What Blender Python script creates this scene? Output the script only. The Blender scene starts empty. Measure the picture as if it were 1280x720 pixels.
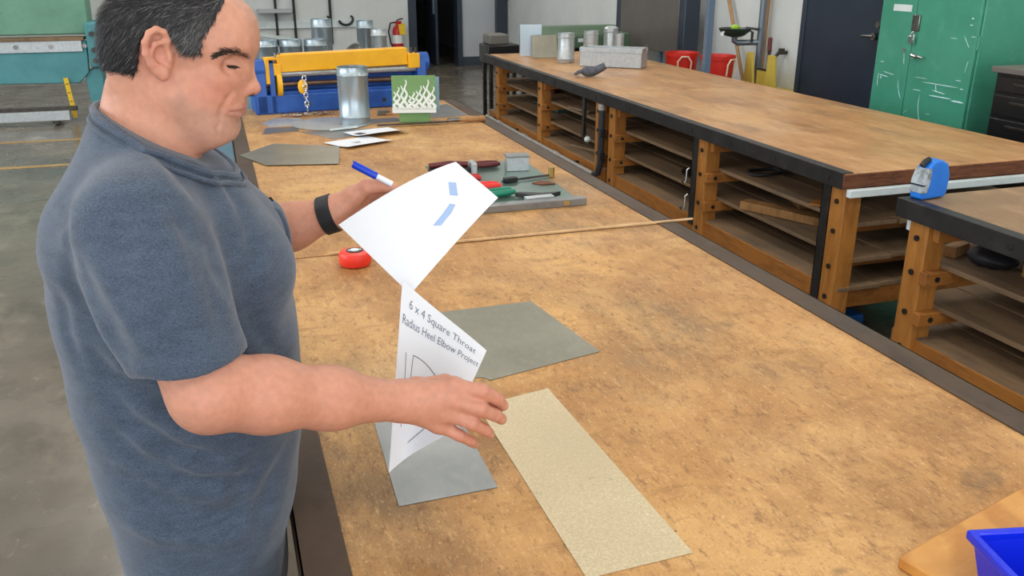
import bpy, math, random
import numpy as np
from mathutils import Vector, Matrix
random.seed(7); rng = np.random.default_rng(7)
SC = bpy.context.scene
COL = SC.collection

# ------------------------------------------------------------------ camera
FPX = 1108.0                                   # focal length in pixels of a 1280x720 frame
PITCH = math.atan(408/1108); YAW = math.atan(385/1181)
CAMH = 1.78
C0 = np.array([0, 0, CAMH])
FH = np.array([math.sin(YAW), math.cos(YAW), 0]); RT = np.array([math.cos(YAW), -math.sin(YAW), 0])
FW = FH*math.cos(PITCH) - np.array([0, 0, math.sin(PITCH)])
UP = FH*math.sin(PITCH) + np.array([0, 0, math.cos(PITCH)])
cd = bpy.data.cameras.new('camera'); cam = bpy.data.objects.new('camera', cd); COL.objects.link(cam)
cd.sensor_width = 36; cd.lens = FPX/1280*36; cd.clip_start = .02; cd.clip_end = 200
M = Matrix.Identity(4)
for i in range(3):
    M[i][0] = RT[i]; M[i][1] = UP[i]; M[i][2] = -FW[i]; M[i][3] = C0[i]
cam.matrix_world = M
SC.camera = cam

def _ray(x, y): return RT*(x-640) + UP*(360-y) + FW*FPX
def PZ(x, y, z): d = _ray(x, y); return C0 + d*((z-CAMH)/d[2])      # photo point on the level z
def PY(x, y, Y): d = _ray(x, y); return C0 + d*(Y/d[1])             # photo point at the depth Y
def PX(x, y, X): d = _ray(x, y); return C0 + d*(X/d[0])             # photo point on the plane X

# ------------------------------------------------------------------ light
W = bpy.data.worlds.new('world'); SC.world = W; W.use_nodes = True
bg = W.node_tree.nodes['Background']; bg.inputs[0].default_value = (.80, .90, 1.0, 1); bg.inputs[1].default_value = 1.6
SC.view_settings.view_transform = 'Standard'; SC.view_settings.look = 'None'
SC.view_settings.gamma = 1; SC.view_settings.use_curve_mapping = False
SC.view_settings.exposure = -0.78
def area(name, loc, sx, sy, power, col, rot):
    l = bpy.data.lights.new(name, 'AREA'); l.shape = 'RECTANGLE'; l.size = sx; l.size_y = sy; l.energy = power; l.color = col
    o = bpy.data.objects.new(name, l); o.location = loc; o.rotation_euler = rot; COL.objects.link(o); return o
area('window_left_offscreen', (-6.99, 4.0, 2.6), 2.5, 9.0, 500, (.86, .93, 1.0), (0, math.radians(-90), math.radians(0)))
area('roll_door_behind_offscreen', (-.5, -4.5, 2.05), 9.2, 3.8, 420, (.95, .97, 1.0), (math.radians(90), 0, 0))

# ------------------------------------------------------------------ materials
MATS = {}
def _nodes(name):
    m = bpy.data.materials.new(name); m.use_nodes = True; nt = m.node_tree
    return m, nt, nt.nodes['Principled BSDF']
def lin(c):
    return tuple(((v/255)/12.92 if v/255 <= .04045 else ((v/255+.055)/1.055)**2.4) for v in c[:3])
def mat(name, c1, c2=None, rough=.5, metal=0, scale=12, stretch=(1, 1, 1), bump=0, bscale=None, detail=4, emit=0, spec=.5, alpha=1, trans=0, contrast=.35):
    """c1, c2: sRGB 0..255; a noise blends the two"""
    m, nt, b = _nodes(name); N = nt.nodes; L = nt.links
    b.inputs['Roughness'].default_value = rough; b.inputs['Metallic'].default_value = metal
    b.inputs['Specular IOR Level'].default_value = spec
    b.inputs['Base Color'].default_value = (*lin(c1), 1)
    if trans: b.inputs['Transmission Weight'].default_value = trans
    if emit:
        b.inputs['Emission Color'].default_value = (*lin(c1), 1); b.inputs['Emission Strength'].default_value = emit
    if c2 is not None or bump:
        tc = N.new('ShaderNodeTexCoord'); mp = N.new('ShaderNodeMapping'); mp.inputs['Scale'].default_value = stretch
        L.new(tc.outputs['Object'], mp.inputs[0])
        nz = N.new('ShaderNodeTexNoise'); nz.inputs['Scale'].default_value = scale; nz.inputs['Detail'].default_value = detail
        nz.inputs['Roughness'].default_value = .6
        L.new(mp.outputs[0], nz.inputs['Vector'])
        if c2 is not None:
            r = N.new('ShaderNodeValToRGB'); r.color_ramp.elements[0].position = .5-contrast/2; r.color_ramp.elements[1].position = .5+contrast/2
            r.color_ramp.elements[0].color = (*lin(c1), 1); r.color_ramp.elements[1].color = (*lin(c2), 1)
            L.new(nz.outputs['Fac'], r.inputs[0]); L.new(r.outputs[0], b.inputs['Base Color'])
        if bump:
            src = nz
            if bscale:
                src = N.new('ShaderNodeTexNoise'); src.inputs['Scale'].default_value = bscale; src.inputs['Detail'].default_value = 3
                L.new(mp.outputs[0], src.inputs['Vector'])
            bp = N.new('ShaderNodeBump'); bp.inputs['Strength'].default_value = bump; bp.inputs['Distance'].default_value = .01
            L.new(src.outputs['Fac'], bp.inputs['Height']); L.new(bp.outputs[0], b.inputs['Normal'])
    MATS[name] = m
    return m

def layered(name, base, layers, rough=(.5, .6), metal=0, bump=.1, bscale=60, spec=.4, coords='Object'):
    """base sRGB; layers = [(sRGB, scale, stretch, lo, hi, strength, kind)] mixed one over another"""
    m, nt, b = _nodes(name); N = nt.nodes; L = nt.links
    tc = N.new('ShaderNodeTexCoord')
    prev = N.new('ShaderNodeRGB'); prev.outputs[0].default_value = (*lin(base), 1); prev = prev.outputs[0]
    k = 0
    for (c, sc, st, lo, hi, am, kind) in layers:
        mp = N.new('ShaderNodeMapping'); mp.inputs['Scale'].default_value = st[:3]; mp.inputs['Location'].default_value = (k*3.1, k*1.7, k*.9)
        if len(st) > 3: mp.inputs['Rotation'].default_value = (0, 0, st[3])
        k += 1
        L.new(tc.outputs[coords], mp.inputs[0])
        if kind == 'n':
            t = N.new('ShaderNodeTexNoise'); t.inputs['Scale'].default_value = sc; t.inputs['Detail'].default_value = 6; t.inputs['Roughness'].default_value = .65; o = t.outputs['Fac']
        elif kind == 'v':
            t = N.new('ShaderNodeTexVoronoi'); t.inputs['Scale'].default_value = sc; t.feature = 'DISTANCE_TO_EDGE'; o = t.outputs['Distance']
        elif kind == 'c':
            t = N.new('ShaderNodeTexVoronoi'); t.inputs['Scale'].default_value = sc; o = t.outputs['Distance']
        else:
            t = N.new('ShaderNodeTexWave'); t.inputs['Scale'].default_value = sc; t.inputs['Distortion'].default_value = 4; t.inputs['Detail'].default_value = 3; o = t.outputs['Fac']
        L.new(mp.outputs[0], t.inputs['Vector'])
        mr = N.new('ShaderNodeMapRange'); mr.inputs['From Min'].default_value = lo; mr.inputs['From Max'].default_value = hi; mr.inputs['To Max'].default_value = am
        L.new(o, mr.inputs['Value'])
        mx = N.new('ShaderNodeMix'); mx.data_type = 'RGBA'; L.new(mr.outputs[0], mx.inputs['Factor']); L.new(prev, mx.inputs['A'])
        mx.inputs['B'].default_value = (*lin(c), 1); prev = mx.outputs['Result']
    L.new(prev, b.inputs['Base Color'])
    nz = N.new('ShaderNodeTexNoise'); nz.inputs['Scale'].default_value = bscale; nz.inputs['Detail'].default_value = 5
    L.new(tc.outputs[coords], nz.inputs['Vector'])
    mr = N.new('ShaderNodeMapRange'); mr.inputs['To Min'].default_value = rough[0]; mr.inputs['To Max'].default_value = rough[1]
    mr.inputs['From Min'].default_value = .3; mr.inputs['From Max'].default_value = .7
    n2 = N.new('ShaderNodeTexNoise'); n2.inputs['Scale'].default_value = 3; L.new(tc.outputs[coords], n2.inputs['Vector'])
    L.new(n2.outputs['Fac'], mr.inputs['Value']); L.new(mr.outputs[0], b.inputs['Roughness'])
    bp = N.new('ShaderNodeBump'); bp.inputs['Strength'].default_value = bump; bp.inputs['Distance'].default_value = .004
    L.new(nz.outputs['Fac'], bp.inputs['Height']); L.new(bp.outputs[0], b.inputs['Normal'])
    b.inputs['Metallic'].default_value = metal; b.inputs['Specular IOR Level'].default_value = spec
    MATS[name] = m
    return m

# work-table hardboard: tan, worn, scratched
layered('table_wood', (180, 131, 76), [
    ((210, 164, 104), 2.0, (1, .7, 1), .44, .58, .85, 'n'),
    ((146, 99, 54), 2.8, (1, .7, 1), .48, .66, .8, 'n'),
    ((138, 112, 80), 1.3, (1, .8, 1), .53, .68, .75, 'n'),
    ((208, 160, 100), 14, (1, .35, 1, .5), .50, .68, .6, 'n'),
    ((136, 90, 48), 22, (.4, 1, 1, .5), .54, .70, .55, 'n'),
    ((214, 172, 116), 55, (1, .25, 1, .7), .55, .70, .5, 'n'),
    ((112, 72, 40), 75, (1, .4, 1, -.5), .54, .68, .6, 'n'),
    ((228, 192, 138), 170, (1, .4, 1, .9), .57, .68, .6, 'n'),
    ((96, 64, 38), 230, (1, .6, 1, .2), .56, .68, .6, 'n'),
    ((100, 80, 60), 5, (1, 1, 1, .4), .62, .74, .65, 'n'),
    ((228, 196, 148), 9, (.06, 1, 1, .62), .66, .70, .45, 'n'),
    ((224, 190, 144), 7, (.05, 1, 1, -.9), .67, .71, .4, 'n'),
    ((74, 56, 42), 9, (1, 1, 1), .035, .02, .7, 'c'),
    ((84, 68, 56), 2.1, (1, 2.2, 1, .8), .050, .02, .5, 'c'),
], rough=(.45, .62), bump=.15, bscale=110)
layered('bench_wood', (184, 134, 84), [
    ((208, 160, 106), 1.6, (1.4, .5, 1), .42, .60, .85, 'n'),
    ((146, 100, 60), 2.6, (1.6, .5, 1), .52, .68, .8, 'n'),
    ((112, 92, 72), 1.8, (1.6, .45, 1), .56, .70, .75, 'n'),
    ((218, 176, 124), 18, (1, .2, 1), .52, .70, .6, 'n'),
    ((120, 82, 52), 30, (1, .2, 1), .56, .70, .6, 'n'),
    ((86, 62, 46), 3.2, (1, .6, 1), .085, .03, .65, 'c'),
], rough=(.30, .45), bump=.08, bscale=70)
layered('bench_end_wood', (112, 66, 40), [((74, 42, 26), 10, (1, 1, 6), .45, .62, .8, 'n'), ((150, 96, 60), 22, (1, 1, 4), .58, .7, .6, 'n')], rough=(.6, .8), bump=.5, bscale=60)
layered('bench_worn_wood', (142, 112, 82), [((112, 88, 66), 3, (1, .4, 1), .45, .65, .8, 'n'), ((186, 152, 112), 14, (1, .3, 1), .52, .7, .6, 'n'), ((84, 64, 48), 6, (1, .5, 1), .6, .75, .6, 'n')], rough=(.45, .6), bump=.12)
layered('frame_wood', (178, 118, 52), [((148, 92, 38), 6, (4, 4, .6), .45, .65, .8, 'n'), ((200, 144, 76), 18, (4, 4, .5), .55, .7, .6, 'n'), ((96, 58, 28), 9, (1, 1, 1), .66, .78, .7, 'n')], rough=(.45, .6), bump=.08)
layered('rail_wood', (166, 106, 44), [((128, 78, 32), 8, (1, .4, 2), .45, .65, .8, 'n'), ((190, 134, 70), 20, (1, .3, 3), .55, .7, .6, 'n')], rough=(.5, .65), bump=.1)
layered('shelf_wood', (140, 114, 86), [((108, 88, 68), 4, (2, .4, 1), .45, .65, .8, 'n'), ((168, 132, 92), 12, (3, .3, 1), .55, .72, .6, 'n'), ((88, 82, 76), 2, (1, 1, 1), .5, .7, .6, 'n')], rough=(.6, .8), bump=.15)
layered('plank_wood', (168, 124, 76), [((138, 98, 58), 10, (4, .5, 1), .45, .65, .8, 'n'), ((196, 156, 106), 24, (4, .4, 1), .55, .7, .6, 'n')], rough=(.55, .7), bump=.1)
layered('oak', (205, 146, 74), [((180, 118, 54), 4, (1, .5, 1, .9), .35, .7, .7, 'w'), ((224, 172, 102), 20, (.4, 1, 1), .5, .7, .5, 'n')], rough=(.35, .45), bump=.05)
layered('brown_steel', (74, 58, 46), [((92, 74, 58), 6, (1, 1, 1), .45, .7, .7, 'n'), ((50, 42, 38), 14, (1, .4, 1), .5, .7, .6, 'n'), ((150, 140, 130), 40, (1, .4, 1), .68, .76, .5, 'n')], rough=(.45, .6), metal=.1, bump=.06, spec=.3)
layered('black_steel', (44, 42, 42), [((66, 62, 60), 8, (1, 1, 1), .45, .7, .6, 'n'), ((110, 104, 98), 40, (1, .3, 1), .66, .76, .4, 'n')], rough=(.38, .5), metal=.3, bump=.05)
layered('concrete_floor', (118, 110, 98), [((92, 86, 78), 1.1, (1, 1, 1), .40, .62, .85, 'n'), ((148, 138, 122), 2.6, (1, .6, 1), .52, .72, .7, 'n'), ((78, 70, 62), 5, (1, 1, 1), .58, .75, .6, 'n'), ((170, 158, 140), 22, (1, .5, 1), .62, .75, .5, 'n')], rough=(.16, .34), bump=.03, bscale=30, coords='Generated' if False else 'Object')
layered('galvanized', (196, 200, 200), [((168, 176, 180), 30, (1, 1, 1), .35, .6, .7, 'n'), ((214, 216, 214), 60, (1, 1, 1), .5, .7, .5, 'n')], rough=(.3, .42), metal=.55, bump=.02, bscale=120)
layered('sheet_grey', (148, 145, 130), [((130, 128, 116), 5, (1, 1, 1), .4, .65, .7, 'n'), ((160, 156, 142), 60, (1, .4, 1), .5, .7, .4, 'n')], rough=(.32, .42), metal=.75, bump=.03, bscale=200)
layered('sheet_blue_grey', (140, 142, 142), [((122, 126, 128), 5, (1, 1, 1), .4, .65, .7, 'n'), ((150, 152, 148), 60, (1, .4, 1), .5, .7, .4, 'n')], rough=(.3, .4), metal=.75, bump=.03, bscale=200)
layered('sheet_spangle', (212, 196, 162), [((184, 170, 140), 260, (1, 1, 1), .40, .6, .7, 'n'), ((230, 216, 184), 180, (1, 1, 1), .5, .66, .6, 'n'), ((198, 180, 148), 3, (1, 1, 1), .4, .65, .5, 'n'), ((120, 112, 98), 8, (1, 1, 1), .62, .72, .55, 'n')], rough=(.40, .5), metal=.55, bump=.03, bscale=300)
mat('duct_steel', (164, 177, 184), (176, 188, 194), rough=.3, metal=.75, scale=3, stretch=(1, 1, .3), bump=.03, bscale=60)
mat('duct_dark', (96, 98, 96), (128, 128, 124), rough=.35, metal=.8, scale=6)
mat('steel', (150, 150, 148), (120, 118, 114), rough=.28, metal=1, scale=20)
mat('dark_steel', (64, 62, 60), (90, 84, 78), rough=.35, metal=.8, scale=20)
mat('chrome', (220, 220, 220), rough=.15, metal=1)
mat('machine_blue', (24, 74, 156), (34, 92, 178), rough=.4, scale=10, bump=.05)
mat('machine_yellow', (246, 184, 10), (232, 166, 6), rough=.4, scale=8, bump=.04)
layered('teal_paint', (88, 152, 158), [((74, 136, 142), 3, (1, 1, 1), .4, .65, .8, 'n'), ((50, 90, 88), 26, (1, 1, 1), .66, .74, .8, 'n')], rough=(.45, .6), bump=.06)
layered('pale_green_paint', (118, 166, 142), [((104, 150, 126), 3, (1, 1, 1), .4, .65, .8, 'n'), ((80, 66, 52), 14, (1, 1, 3), .64, .72, .85, 'n')], rough=(.5, .65), bump=.06)
layered('cabinet_green', (72, 154, 128), [((62, 142, 116), 2, (1, 1, 1), .4, .65, .8, 'n'), ((88, 168, 142), 9, (1, 1, 1), .58, .72, .5, 'n')], rough=(.32, .42), bump=.03)
mat('paint_scratch', (188, 222, 224), rough=.5)
mat('navy_door', (36, 46, 60), (42, 53, 68), rough=.35, scale=3)
mat('navy_frame', (46, 56, 70), rough=.4)
mat('wall_white', (222, 226, 224), (212, 216, 214), rough=.6, scale=2, bump=.03, bscale=90)
mat('wall_grey', (186, 190, 194), (178, 182, 186), rough=.55, scale=2)
mat('dark_base', (56, 66, 78), rough=.5)
mat('ceiling_white', (225, 225, 222), rough=.8)
mat('floor_yellow', (186, 150, 92), (160, 128, 80), rough=.45, scale=6)
mat('pale_blue', (140, 178, 196), (128, 166, 186), rough=.45, scale=4)
mat('white_plastic', (226, 236, 236), (208, 222, 224), rough=.35, scale=8)
mat('pvc_pipe', (176, 172, 164), (150, 146, 140), rough=.45, scale=12)
mat('black_plastic', (26, 26, 28), rough=.45)
mat('black_rubber', (34, 36, 40), (26, 27, 30), rough=.6, scale=30)
mat('tape_blue', (30, 124, 222), (24, 110, 206), rough=.4, scale=10, bump=.06)
mat('tape_label', (176, 186, 192), (120, 124, 126), rough=.45, scale=26, contrast=.15)
mat('marker_blue', (14, 62, 200), rough=.35)
mat('marker_white', (225, 235, 242), rough=.35)
mat('bin_blue', (10, 40, 214), rough=.3)
mat('reel_orange', (240, 62, 40), (228, 50, 34), rough=.35, scale=10)
mat('grip_red', (196, 34, 34), (178, 26, 28), rough=.38, scale=12)
mat('grip_bright_red', (232, 48, 44), rough=.38)
mat('grip_green', (14, 126, 98), rough=.38)
mat('bucket_red', (216, 46, 30), (200, 36, 24), rough=.4, scale=4)
mat('bucket_orange', (226, 82, 48), rough=.4)
mat('handle_white', (236, 214, 190), rough=.5)
mat('holder_green', (116, 156, 98), (108, 148, 90), rough=.5, scale=8)
mat('paint_white', (236, 240, 236), rough=.5)
mat('tray_green', (116, 140, 130), (98, 122, 114), rough=.3, metal=.6, scale=5)
mat('paper', (226, 229, 234), rough=.7)
mat('print_grey', (104, 112, 130), rough=.8)
mat('print_blue', (156, 180, 218), rough=.7)
mat('print_dark', (70, 72, 82), rough=.8)
mat('cage_yellow', (214, 190, 84), (196, 172, 70), rough=.5, scale=5)
mat('broom_wood', (168, 128, 88), rough=.6)
mat('dark_red', (92, 26, 30), rough=.4)
mat('extinguisher_red', (190, 24, 30), rough=.3)
mat('tag_yellow', (238, 196, 40), rough=.5)
mat('brass', (190, 160, 100), rough=.35, metal=.9)
mat('machine_green', (86, 112, 86), (74, 98, 76), rough=.45, scale=4, bump=.05)
mat('panel_taupe', (112, 106, 102), (98, 92, 90), rough=.38, metal=.2, scale=1.5)
mat('tool_black', (20, 20, 22), rough=.35)
mat('counter_grey', (108, 104, 98), rough=.5)
mat('glove_grey', (98, 100, 110), (70, 72, 82), rough=.8, scale=30, bump=.3)
mat('conduit_black', (52, 54, 58), rough=.45)
mat('teal_sheet', (58, 96, 92), (48, 80, 80), rough=.5, scale=5)
mat('lamp_white', (255, 252, 244), emit=9)
mat('eyewash_dark', (38, 56, 48), rough=.35)
mat('pipe_grey', (118, 128, 136), rough=.35, metal=.6)
mat('post_blue_grey', (98, 116, 138), rough=.4)
mat('pale_lath', (222, 186, 138), (200, 160, 112), rough=.6, scale=20)
mat('roll_brown', (96, 74, 62), (120, 96, 82), rough=.3, metal=.7, scale=20)
mat('lime', (150, 190, 60), rough=.4)

# ------------------------------------------------------------------ object helpers
def thing(name, label, cat, loc=(0, 0, 0), rz=0, group=None):
    o = bpy.data.objects.new(name, None); COL.objects.link(o); o.empty_display_size = .1
    o.location = loc; o.rotation_euler = (0, 0, rz)
    o['label'] = label; o['category'] = cat
    if group: o['group'] = group
    return o
def tag(o, label, cat, group=None):
    o['label'] = label; o['category'] = cat
    if group: o['group'] = group
    return o
def structure(o):
    o['kind'] = 'structure'; return o

def frame_of(d):
    d = np.asarray(d, float); d = d/np.linalg.norm(d)
    a = np.array([0, 0, 1.]) if abs(d[2]) < .9 else np.array([1., 0, 0])
    u = np.cross(a, d); u /= np.linalg.norm(u); w = np.cross(d, u)
    return d, u, w

class MB:
    def __init__(s): s.v = []; s.f = []
    def add(s, v, f):
        n = len(s.v); s.v += [tuple(map(float, p)) for p in v]; s.f += [tuple(i+n for i in q) for q in f]; return s
    def box(s, x0, x1, y0, y1, z0, z1):
        v = [(x, y, z) for z in (z0, z1) for y in (y0, y1) for x in (x0, x1)]
        return s.add(v, [(0, 2, 3, 1), (4, 5, 7, 6), (0, 1, 5, 4), (2, 6, 7, 3), (0, 4, 6, 2), (1, 3, 7, 5)])
    def obox(s, c, size, ax=(1, 0, 0), up=(0, 0, 1)):
        ax = np.array(ax, float); ax /= np.linalg.norm(ax); up = np.array(up, float); up -= ax*(up@ax); up /= np.linalg.norm(up); sd = np.cross(up, ax)
        c = np.array(c, float); h = np.array(size)/2
        v = [c+ax*h[0]*a+sd*h[1]*b+up*h[2]*d for d in (-1, 1) for b in (-1, 1) for a in (-1, 1)]
        return s.add(v, [(0, 2, 3, 1), (4, 5, 7, 6), (0, 1, 5, 4), (2, 6, 7, 3), (0, 4, 6, 2), (1, 3, 7, 5)])
    def cyl(s, p0, p1, r0, r1=None, n=16, caps=True):
        return s.tube([p0, p1], [r0, r0 if r1 is None else r1], n, caps)
    def tube(s, pts, r, n=8, caps=True, closed=False):
        P = [np.array(p, float) for p in pts]; m = len(P)
        R = [r]*m if not hasattr(r, '__len__') else list(r)
        v = []; u = None
        for i in range(m):
            if closed: d = P[(i+1) % m]-P[i-1]
            else: d = P[min(i+1, m-1)]-P[max(i-1, 0)]
            d = d/(np.linalg.norm(d)+1e-12)
            if u is None: _, u, w = frame_of(d)
            else:
                u = u-d*(u@d); u /= np.linalg.norm(u)+1e-12; w = np.cross(d, u)
            for k in range(n):
                a = 2*math.pi*k/n; v.append(P[i]+R[i]*(math.cos(a)*u+math.sin(a)*w))
        f = []
        for i in range(m if closed else m-1):
            j = (i+1) % m
            for k in range(n): f.append((i*n+k, i*n+(k+1) % n, j*n+(k+1) % n, j*n+k))
        if caps and not closed:
            f.append(tuple(range(n-1, -1, -1))); f.append(tuple((m-1)*n+k for k in range(n)))
        return s.add(v, f)
    def lathe(s, prof, c=(0, 0, 0), n=32, closed=False):
        """prof [(r,z)] around vertical axis through c"""
        v = []; f = []; m = len(prof)
        for r, z in prof:
            for k in range(n):
                a = 2*math.pi*k/n; v.append((c[0]+r*math.cos(a), c[1]+r*math.sin(a), c[2]+z))
        for i in range(m if closed else m-1):
            j = (i+1) % m
            for k in range(n): f.append((i*n+k, i*n+(k+1) % n, j*n+(k+1) % n, j*n+k))
        if not closed:
            f.append(tuple(range(n-1, -1, -1))); f.append(tuple((m-1)*n+k for k in range(n)))
        return s.add(v, f)
    def prism(s, poly, a0, a1, fn):
        """poly [(p,q)] extruded from a0 to a1; fn(p,q,a)->xyz"""
        n = len(poly)
        v = [fn(p, q, a0) for p, q in poly]+[fn(p, q, a1) for p, q in poly]
        f = [tuple(range(n-1, -1, -1)), tuple(range(n, 2*n))]+[(i, (i+1) % n, n+(i+1) % n, n+i) for i in range(n)]
        return s.add(v, f)
    def ball(s, c, r, nu=16, nv=10, R=None):
        rr = (r, r, r) if not hasattr(r, '__len__') else r
        v = []; f = []
        for j in range(nv+1):
            t = math.pi*j/nv
            for i in range(nu):
                a = 2*math.pi*i/nu
                p = np.array([rr[0]*math.sin(t)*math.cos(a), rr[1]*math.sin(t)*math.sin(a), rr[2]*math.cos(t)])
                if R is not None: p = R@p
                v.append(np.array(c)+p)
        for j in range(nv):
            for i in range(nu): f.append((j*nu+i, (j+1)*nu+i, (j+1)*nu+(i+1) % nu, j*nu+(i+1) % nu))
        return s.add(v, f)
    def grid(s, S, nu, nv, thick=.0006):
        """S(u,v)->xyz, a thin closed sheet"""
        P = np.array([[S(i/nu, j/nv) for j in range(nv+1)] for i in range(nu+1)], float)
        du = np.gradient(P, axis=0); dv = np.gradient(P, axis=1); nn = np.cross(du, dv); nn /= np.linalg.norm(nn, axis=2, keepdims=True)+1e-12
        A = (P+nn*thick/2).reshape(-1, 3); B = (P-nn*thick/2).reshape(-1, 3); K = len(A)
        ix = lambda i, j: i*(nv+1)+j
        f = []
        for i in range(nu):
            for j in range(nv):
                q = (ix(i, j), ix(i+1, j), ix(i+1, j+1), ix(i, j+1)); f.append(q); f.append(tuple(K+a for a in reversed(q)))
        rim = [ix(i, 0) for i in range(nu+1)]+[ix(nu, j) for j in range(1, nv+1)]+[ix(i, nv) for i in range(nu-1, -1, -1)]+[ix(0, j) for j in range(nv-1, 0, -1)]
        for a, b in zip(rim, rim[1:]+rim[:1]): f.append((b, a, K+a, K+b))
        return s.add(np.vstack([A, B]), f)
    def build(s, name, m, parent=None, bevel=0, seg=2, smooth=35, world=False, loc=None, rz=0):
        me = bpy.data.meshes.new(name)
        v = s.v
        if world and parent is not None:
            pm = Matrix.LocRotScale(parent.location, parent.rotation_euler, None).inverted()
            if parent.parent is not None:
                pp = parent.parent; pm = pm @ Matrix.LocRotScale(pp.location, pp.rotation_euler, None).inverted()
            v = [tuple(pm @ Vector(p)) for p in v]
        me.from_pydata(v, [], s.f); me.update()
        if smooth:
            me.shade_smooth(); me.set_sharp_from_angle(angle=math.radians(smooth))
        me.materials.append(MATS[m] if isinstance(m, str) else m)
        o = bpy.data.objects.new(name, me); COL.objects.link(o)
        if parent is not None: o.parent = parent
        if loc is not None: o.location = loc; o.rotation_euler = (0, 0, rz)
        if bevel:
            b = o.modifiers.new('bevel', 'BEVEL'); b.width = bevel; b.segments = seg; b.limit_method = 'ANGLE'; b.angle_limit = math.radians(40); b.harden_normals = False
        return o
def copy_tree(o, parent=None):
    c = o.copy(); COL.objects.link(c); c.parent = parent
    for ch in list(o.children): copy_tree(ch, c)
    return c
def link_copy(o, parent, loc=None, rz=None):
    c = o.copy(); COL.objects.link(c); c.parent = parent
    if loc is not None: c.location = loc
    if rz is not None: c.rotation_euler = (0, 0, rz)
    return c
# ================================================================== room
XL, XR, YF, YB, ZC = -7.0, 5.1, -4.5, 16.0, 4.4
def slab(name, m, *b, bevel=0): return structure(MB().box(*b).build(name, m, bevel=bevel, smooth=0))
slab('floor', 'concrete_floor', XL-.2, XR+.2, YF-1, 24.5, -.1, 0)
slab('ceiling', 'ceiling_white', XL-.2, XR+.2, YF-.2, 24.5, ZC, ZC+.15)
slab('wall_right', 'wall_white', XR, XR+.2, YF, YB+.2, 0, ZC)
slab('baseboard_right', 'dark_base', XR-.015, XR-.001, 7.2, YB-.02, .001, .12)
# back wall: white part, dark doorway, grey part and a navy post
DX0, DX1 = 3.40, 4.24
slab('wall_back', 'wall_white', XL, DX0-.06, YB, YB+.2, 0, ZC)
wb = slab('wall_back_side', 'wall_grey', DX1, XR, YB, YB+.2, 0, ZC)
slab('wall_back_head', 'wall_white', DX0-.06, DX1, YB, YB+.2, 2.15, ZC)
slab('wall_corridor', 'wall_grey', DX0-2.5, XR+.1, 24.3, 24.5, 0, ZC)
slab('wall_corridor_side', 'wall_grey', DX0-.3, DX0-.1, YB+.2, 24.3, 0, ZC)
slab('wall_corridor_far_side', 'wall_grey', XR-.1, XR+.1, YB+.2, 24.3, 0, ZC)
slab('baseboard_back', 'dark_base', DX1+.04, XR-.02, YB-.02, YB-.001, .001, .16)
d1 = thing('door_frame', 'dark navy steel door frame around the unlit opening in the back wall', 'door frame', (DX0, YB, 0)); structure(d1); d1.name = 'trim_1'; del d1['label']; del d1['category']
MB().box(DX0-.10, DX0+.04, YB-.04, YB+.22, 0, 2.2).build('jamb', 'navy_frame', d1, world=True, bevel=.004)
MB().box(DX1-.06, DX1+.03, YB-.04, YB+.22, 0, 2.2).build('jamb', 'navy_frame', d1, world=True, bevel=.004)
MB().box(DX0-.10, DX1+.03, YB-.04, YB+.22, 2.12, 2.2).build('head', 'navy_frame', d1, world=True, bevel=.004)
# open leaf of that door, standing into the dark room behind
dl = structure(MB().box(DX0+.42, DX0+.47, YB+.15, YB+1.0, .01, 2.1).build('door_2', 'navy_door', bevel=.003))
MB().box(DX0+.40, DX0+.42, YB+.2, YB+.3, .9, 1.15).build('lock_plate', 'post_blue_grey', dl)
post = structure(MB().box(4.885, 5.06, YB-.16, YB-.01, .001, ZC-.01).build('trim_2', 'navy_frame', bevel=.006))
for k in range(5): MB().cyl((4.97, YB-.162, .4+k*.8), (4.97, YB-.185, .4+k*.8), .016, n=8).build('bolt', 'steel', post)
# left wall with three window openings, front side open roll-up door
for i, (a, b) in enumerate(((YF, -.6), (2.3, 2.7), (5.3, 5.7), (8.6, YB))): slab('wall_left' if i == 0 else 'wall_left_pier', 'wall_white', XL-.2, XL, a, b, 0, ZC)
slab('wall_left_sill', 'wall_white', XL-.2, XL, -.6, 8.6, 0, 1.3); slab('wall_left_head', 'wall_white', XL-.2, XL, -.6, 8.6, 3.9, ZC)
for i, (a, b) in enumerate(((-.6, 2.3), (2.7, 5.3), (5.7, 8.6))):
    w = MB()
    for y in np.linspace(a+.03, b-.03, 4): w.box(XL-.12, XL-.06, y-.03, y+.03, 1.3, 3.9)
    for z in (1.33, 2.6, 3.87): w.box(XL-.12, XL-.06, a, b, z-.03, z+.03)
    structure(w.build('window_%d' % (i+1), 'navy_frame', smooth=0))
slab('wall_front_head', 'wall_white', XL, XR, YF-.2, YF, 4.0, ZC); slab('wall_front_left', 'wall_white', XL, -5.2, YF-.2, YF, 0, 4.0); slab('wall_front_right', 'wall_white', 4.2, XR, YF-.2, YF, 0, 4.0)

# dark navy door in the right wall
dr = structure(MB().box(XR-.05, XR-.012, 5.95, 7.03, .01, 2.1).build('door_1', 'navy_door', bevel=.004))
fr = MB(); fr.box(XR-.06, XR-.001, 7.03, 7.09, .001, 2.17); fr.box(XR-.06, XR-.001, 5.89, 5.95, .001, 2.17); fr.box(XR-.06, XR-.001, 5.89, 7.09, 2.1, 2.17)
fr.build('door_frame', 'navy_frame', dr, bevel=.004)
h = MB().cyl((XR-.05, 6.07, 1.22), (XR-.10, 6.07, 1.22), .028, n=14); h.tube([(XR-.10, 6.07, 1.22), (XR-.105, 6.10, 1.22), (XR-.105, 6.19, 1.215)], .011, 10)
h.build('lever_handle', 'steel', dr)
MB().cyl((XR-.05, 6.06, 1.31), (XR-.075, 6.06, 1.31), .03, .026, n=14).build('deadbolt', 'steel', dr)

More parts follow.
